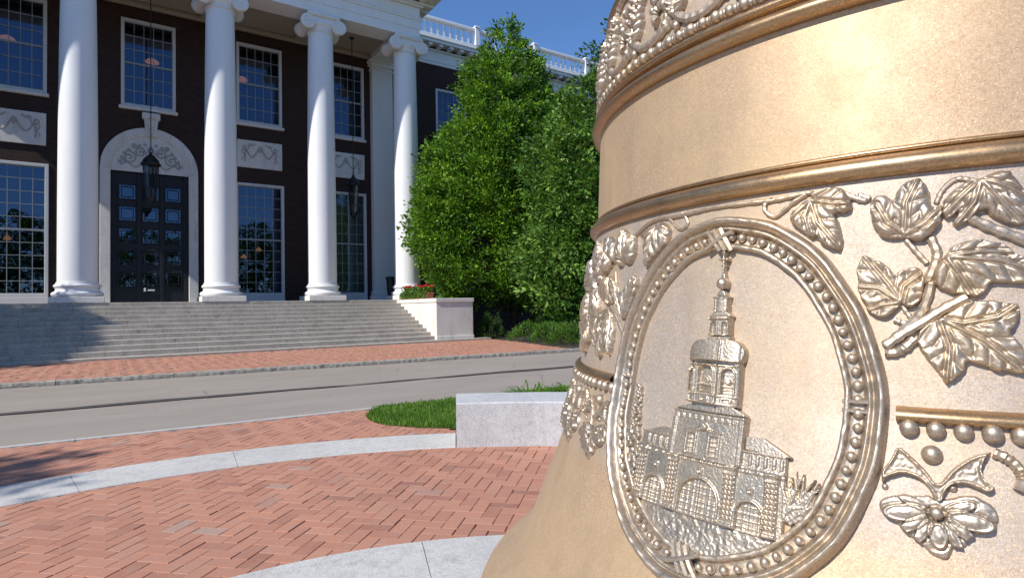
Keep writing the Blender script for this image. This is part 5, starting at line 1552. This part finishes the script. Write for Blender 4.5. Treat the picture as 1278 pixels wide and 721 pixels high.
# geraniums in terracotta boxes on the right stair wall
GLAB = ['terracotta box of red geraniums on the stair wall, nearest the street', 'terracotta box of red geraniums on the stair wall, middle of three', 'terracotta box of red geraniums on the stair wall, closest to the column']
for i in range(3):
    yc = 21.65 + .82*i; xc = 10.52; z0 = 1.657
    bx = empty('flower_box', (xc, yc, z0)); tag(bx, GLAB[i], 'flower box', 'flower boxes on the right stair wall')
    mb = MB(); mb.cbox(xc-.15, xc+.15, yc-.36, yc+.36, z0+.002, z0+.24, .015); mb.cbox(xc-.17, xc+.17, yc-.38, yc+.38, z0+.19, z0+.262, .01)
    mb.build('trough', M['terracotta'], bx)
    r = np.random.default_rng(300+i); n = 620
    P = np.stack([xc+r.normal(size=n)*.13, yc+(r.random(n)-.5)*.78, z0+.24+r.random(n)*.24], 1)
    hang = r.random(n) < .36; P[hang, 0] = xc-.19-.05*r.random(hang.sum()); P[hang, 2] = z0+.05+.25*r.random(hang.sum())
    D = r.normal(size=(n, 3)); D[:, 2] += .5
    leaves_mesh('foliage', P, D, .07, M['hedge'], bx, 310+i, .8)
    for q in range(7):
        px_, py_, pz_ = xc+r.normal()*.11, yc+(r.random()-.5)*.74, z0+.46+.10*r.random()
        m_ = 44; u_ = r.normal(size=(m_, 3)); u_ /= np.linalg.norm(u_, axis=1, keepdims=True)
        u_[:, 2] = np.abs(u_[:, 2])*.9-.2
        leaves_mesh('flower_head', np.array([px_, py_, pz_])+u_*.052, u_+r.normal(size=u_.shape)*.4, .042, M['petal'], bx, 330+10*i+q, .9)

# pendant lamps in the rooms, seen as warm glints through the panes
LP = [(-3.35,30.2,12.15,'warm pendant lamp glowing behind the upper window left of the door'),(1.55,30.2,12.3,'warm pendant lamp glowing behind the upper window above the door'),(5.2,30.2,12.25,'warm pendant lamp glowing behind the upper window right of the door'),
      (1.9,33.5,11.2,'small pendant lamp deeper in the room above the door'),
      (-4.3,30.2,4.55,'warm pendant lamp glowing behind the tall window left of the door'),(-3.35,30.6,4.30,'smaller warm lamp glowing low behind the tall window left of the door'),(5.9,30.2,4.15,'warm pendant lamp glowing behind the tall window right of the door'),(5.35,30.8,3.85,'smaller warm lamp beside it behind the tall window right of the door'),(1.35,30.0,5.0,'small warm lamp glinting through the middle door panes')]
for i, (x, y, z, lb) in enumerate(LP):
    root = empty('pendant_lamp', (x, y, z)); tag(root, lb, 'lamp', 'pendant lamps inside the library')
    rr = .27 if i < 3 else .13
    mb = MB(); mb.lathe([(rr, z), (rr*1.02, z+.02), (rr*.8, z+.10), (rr*.35, z+.17), (.02, z+.20)], x, y, 24); mb.build('lamp_shade', M['lamp'], root, 40)
    mb = MB(); mb.tube([(x, y, z+.2), (x, y, 14.3 if z > 8 else 8.1)], .008, 6); mb.build('cord', M['black'], root)
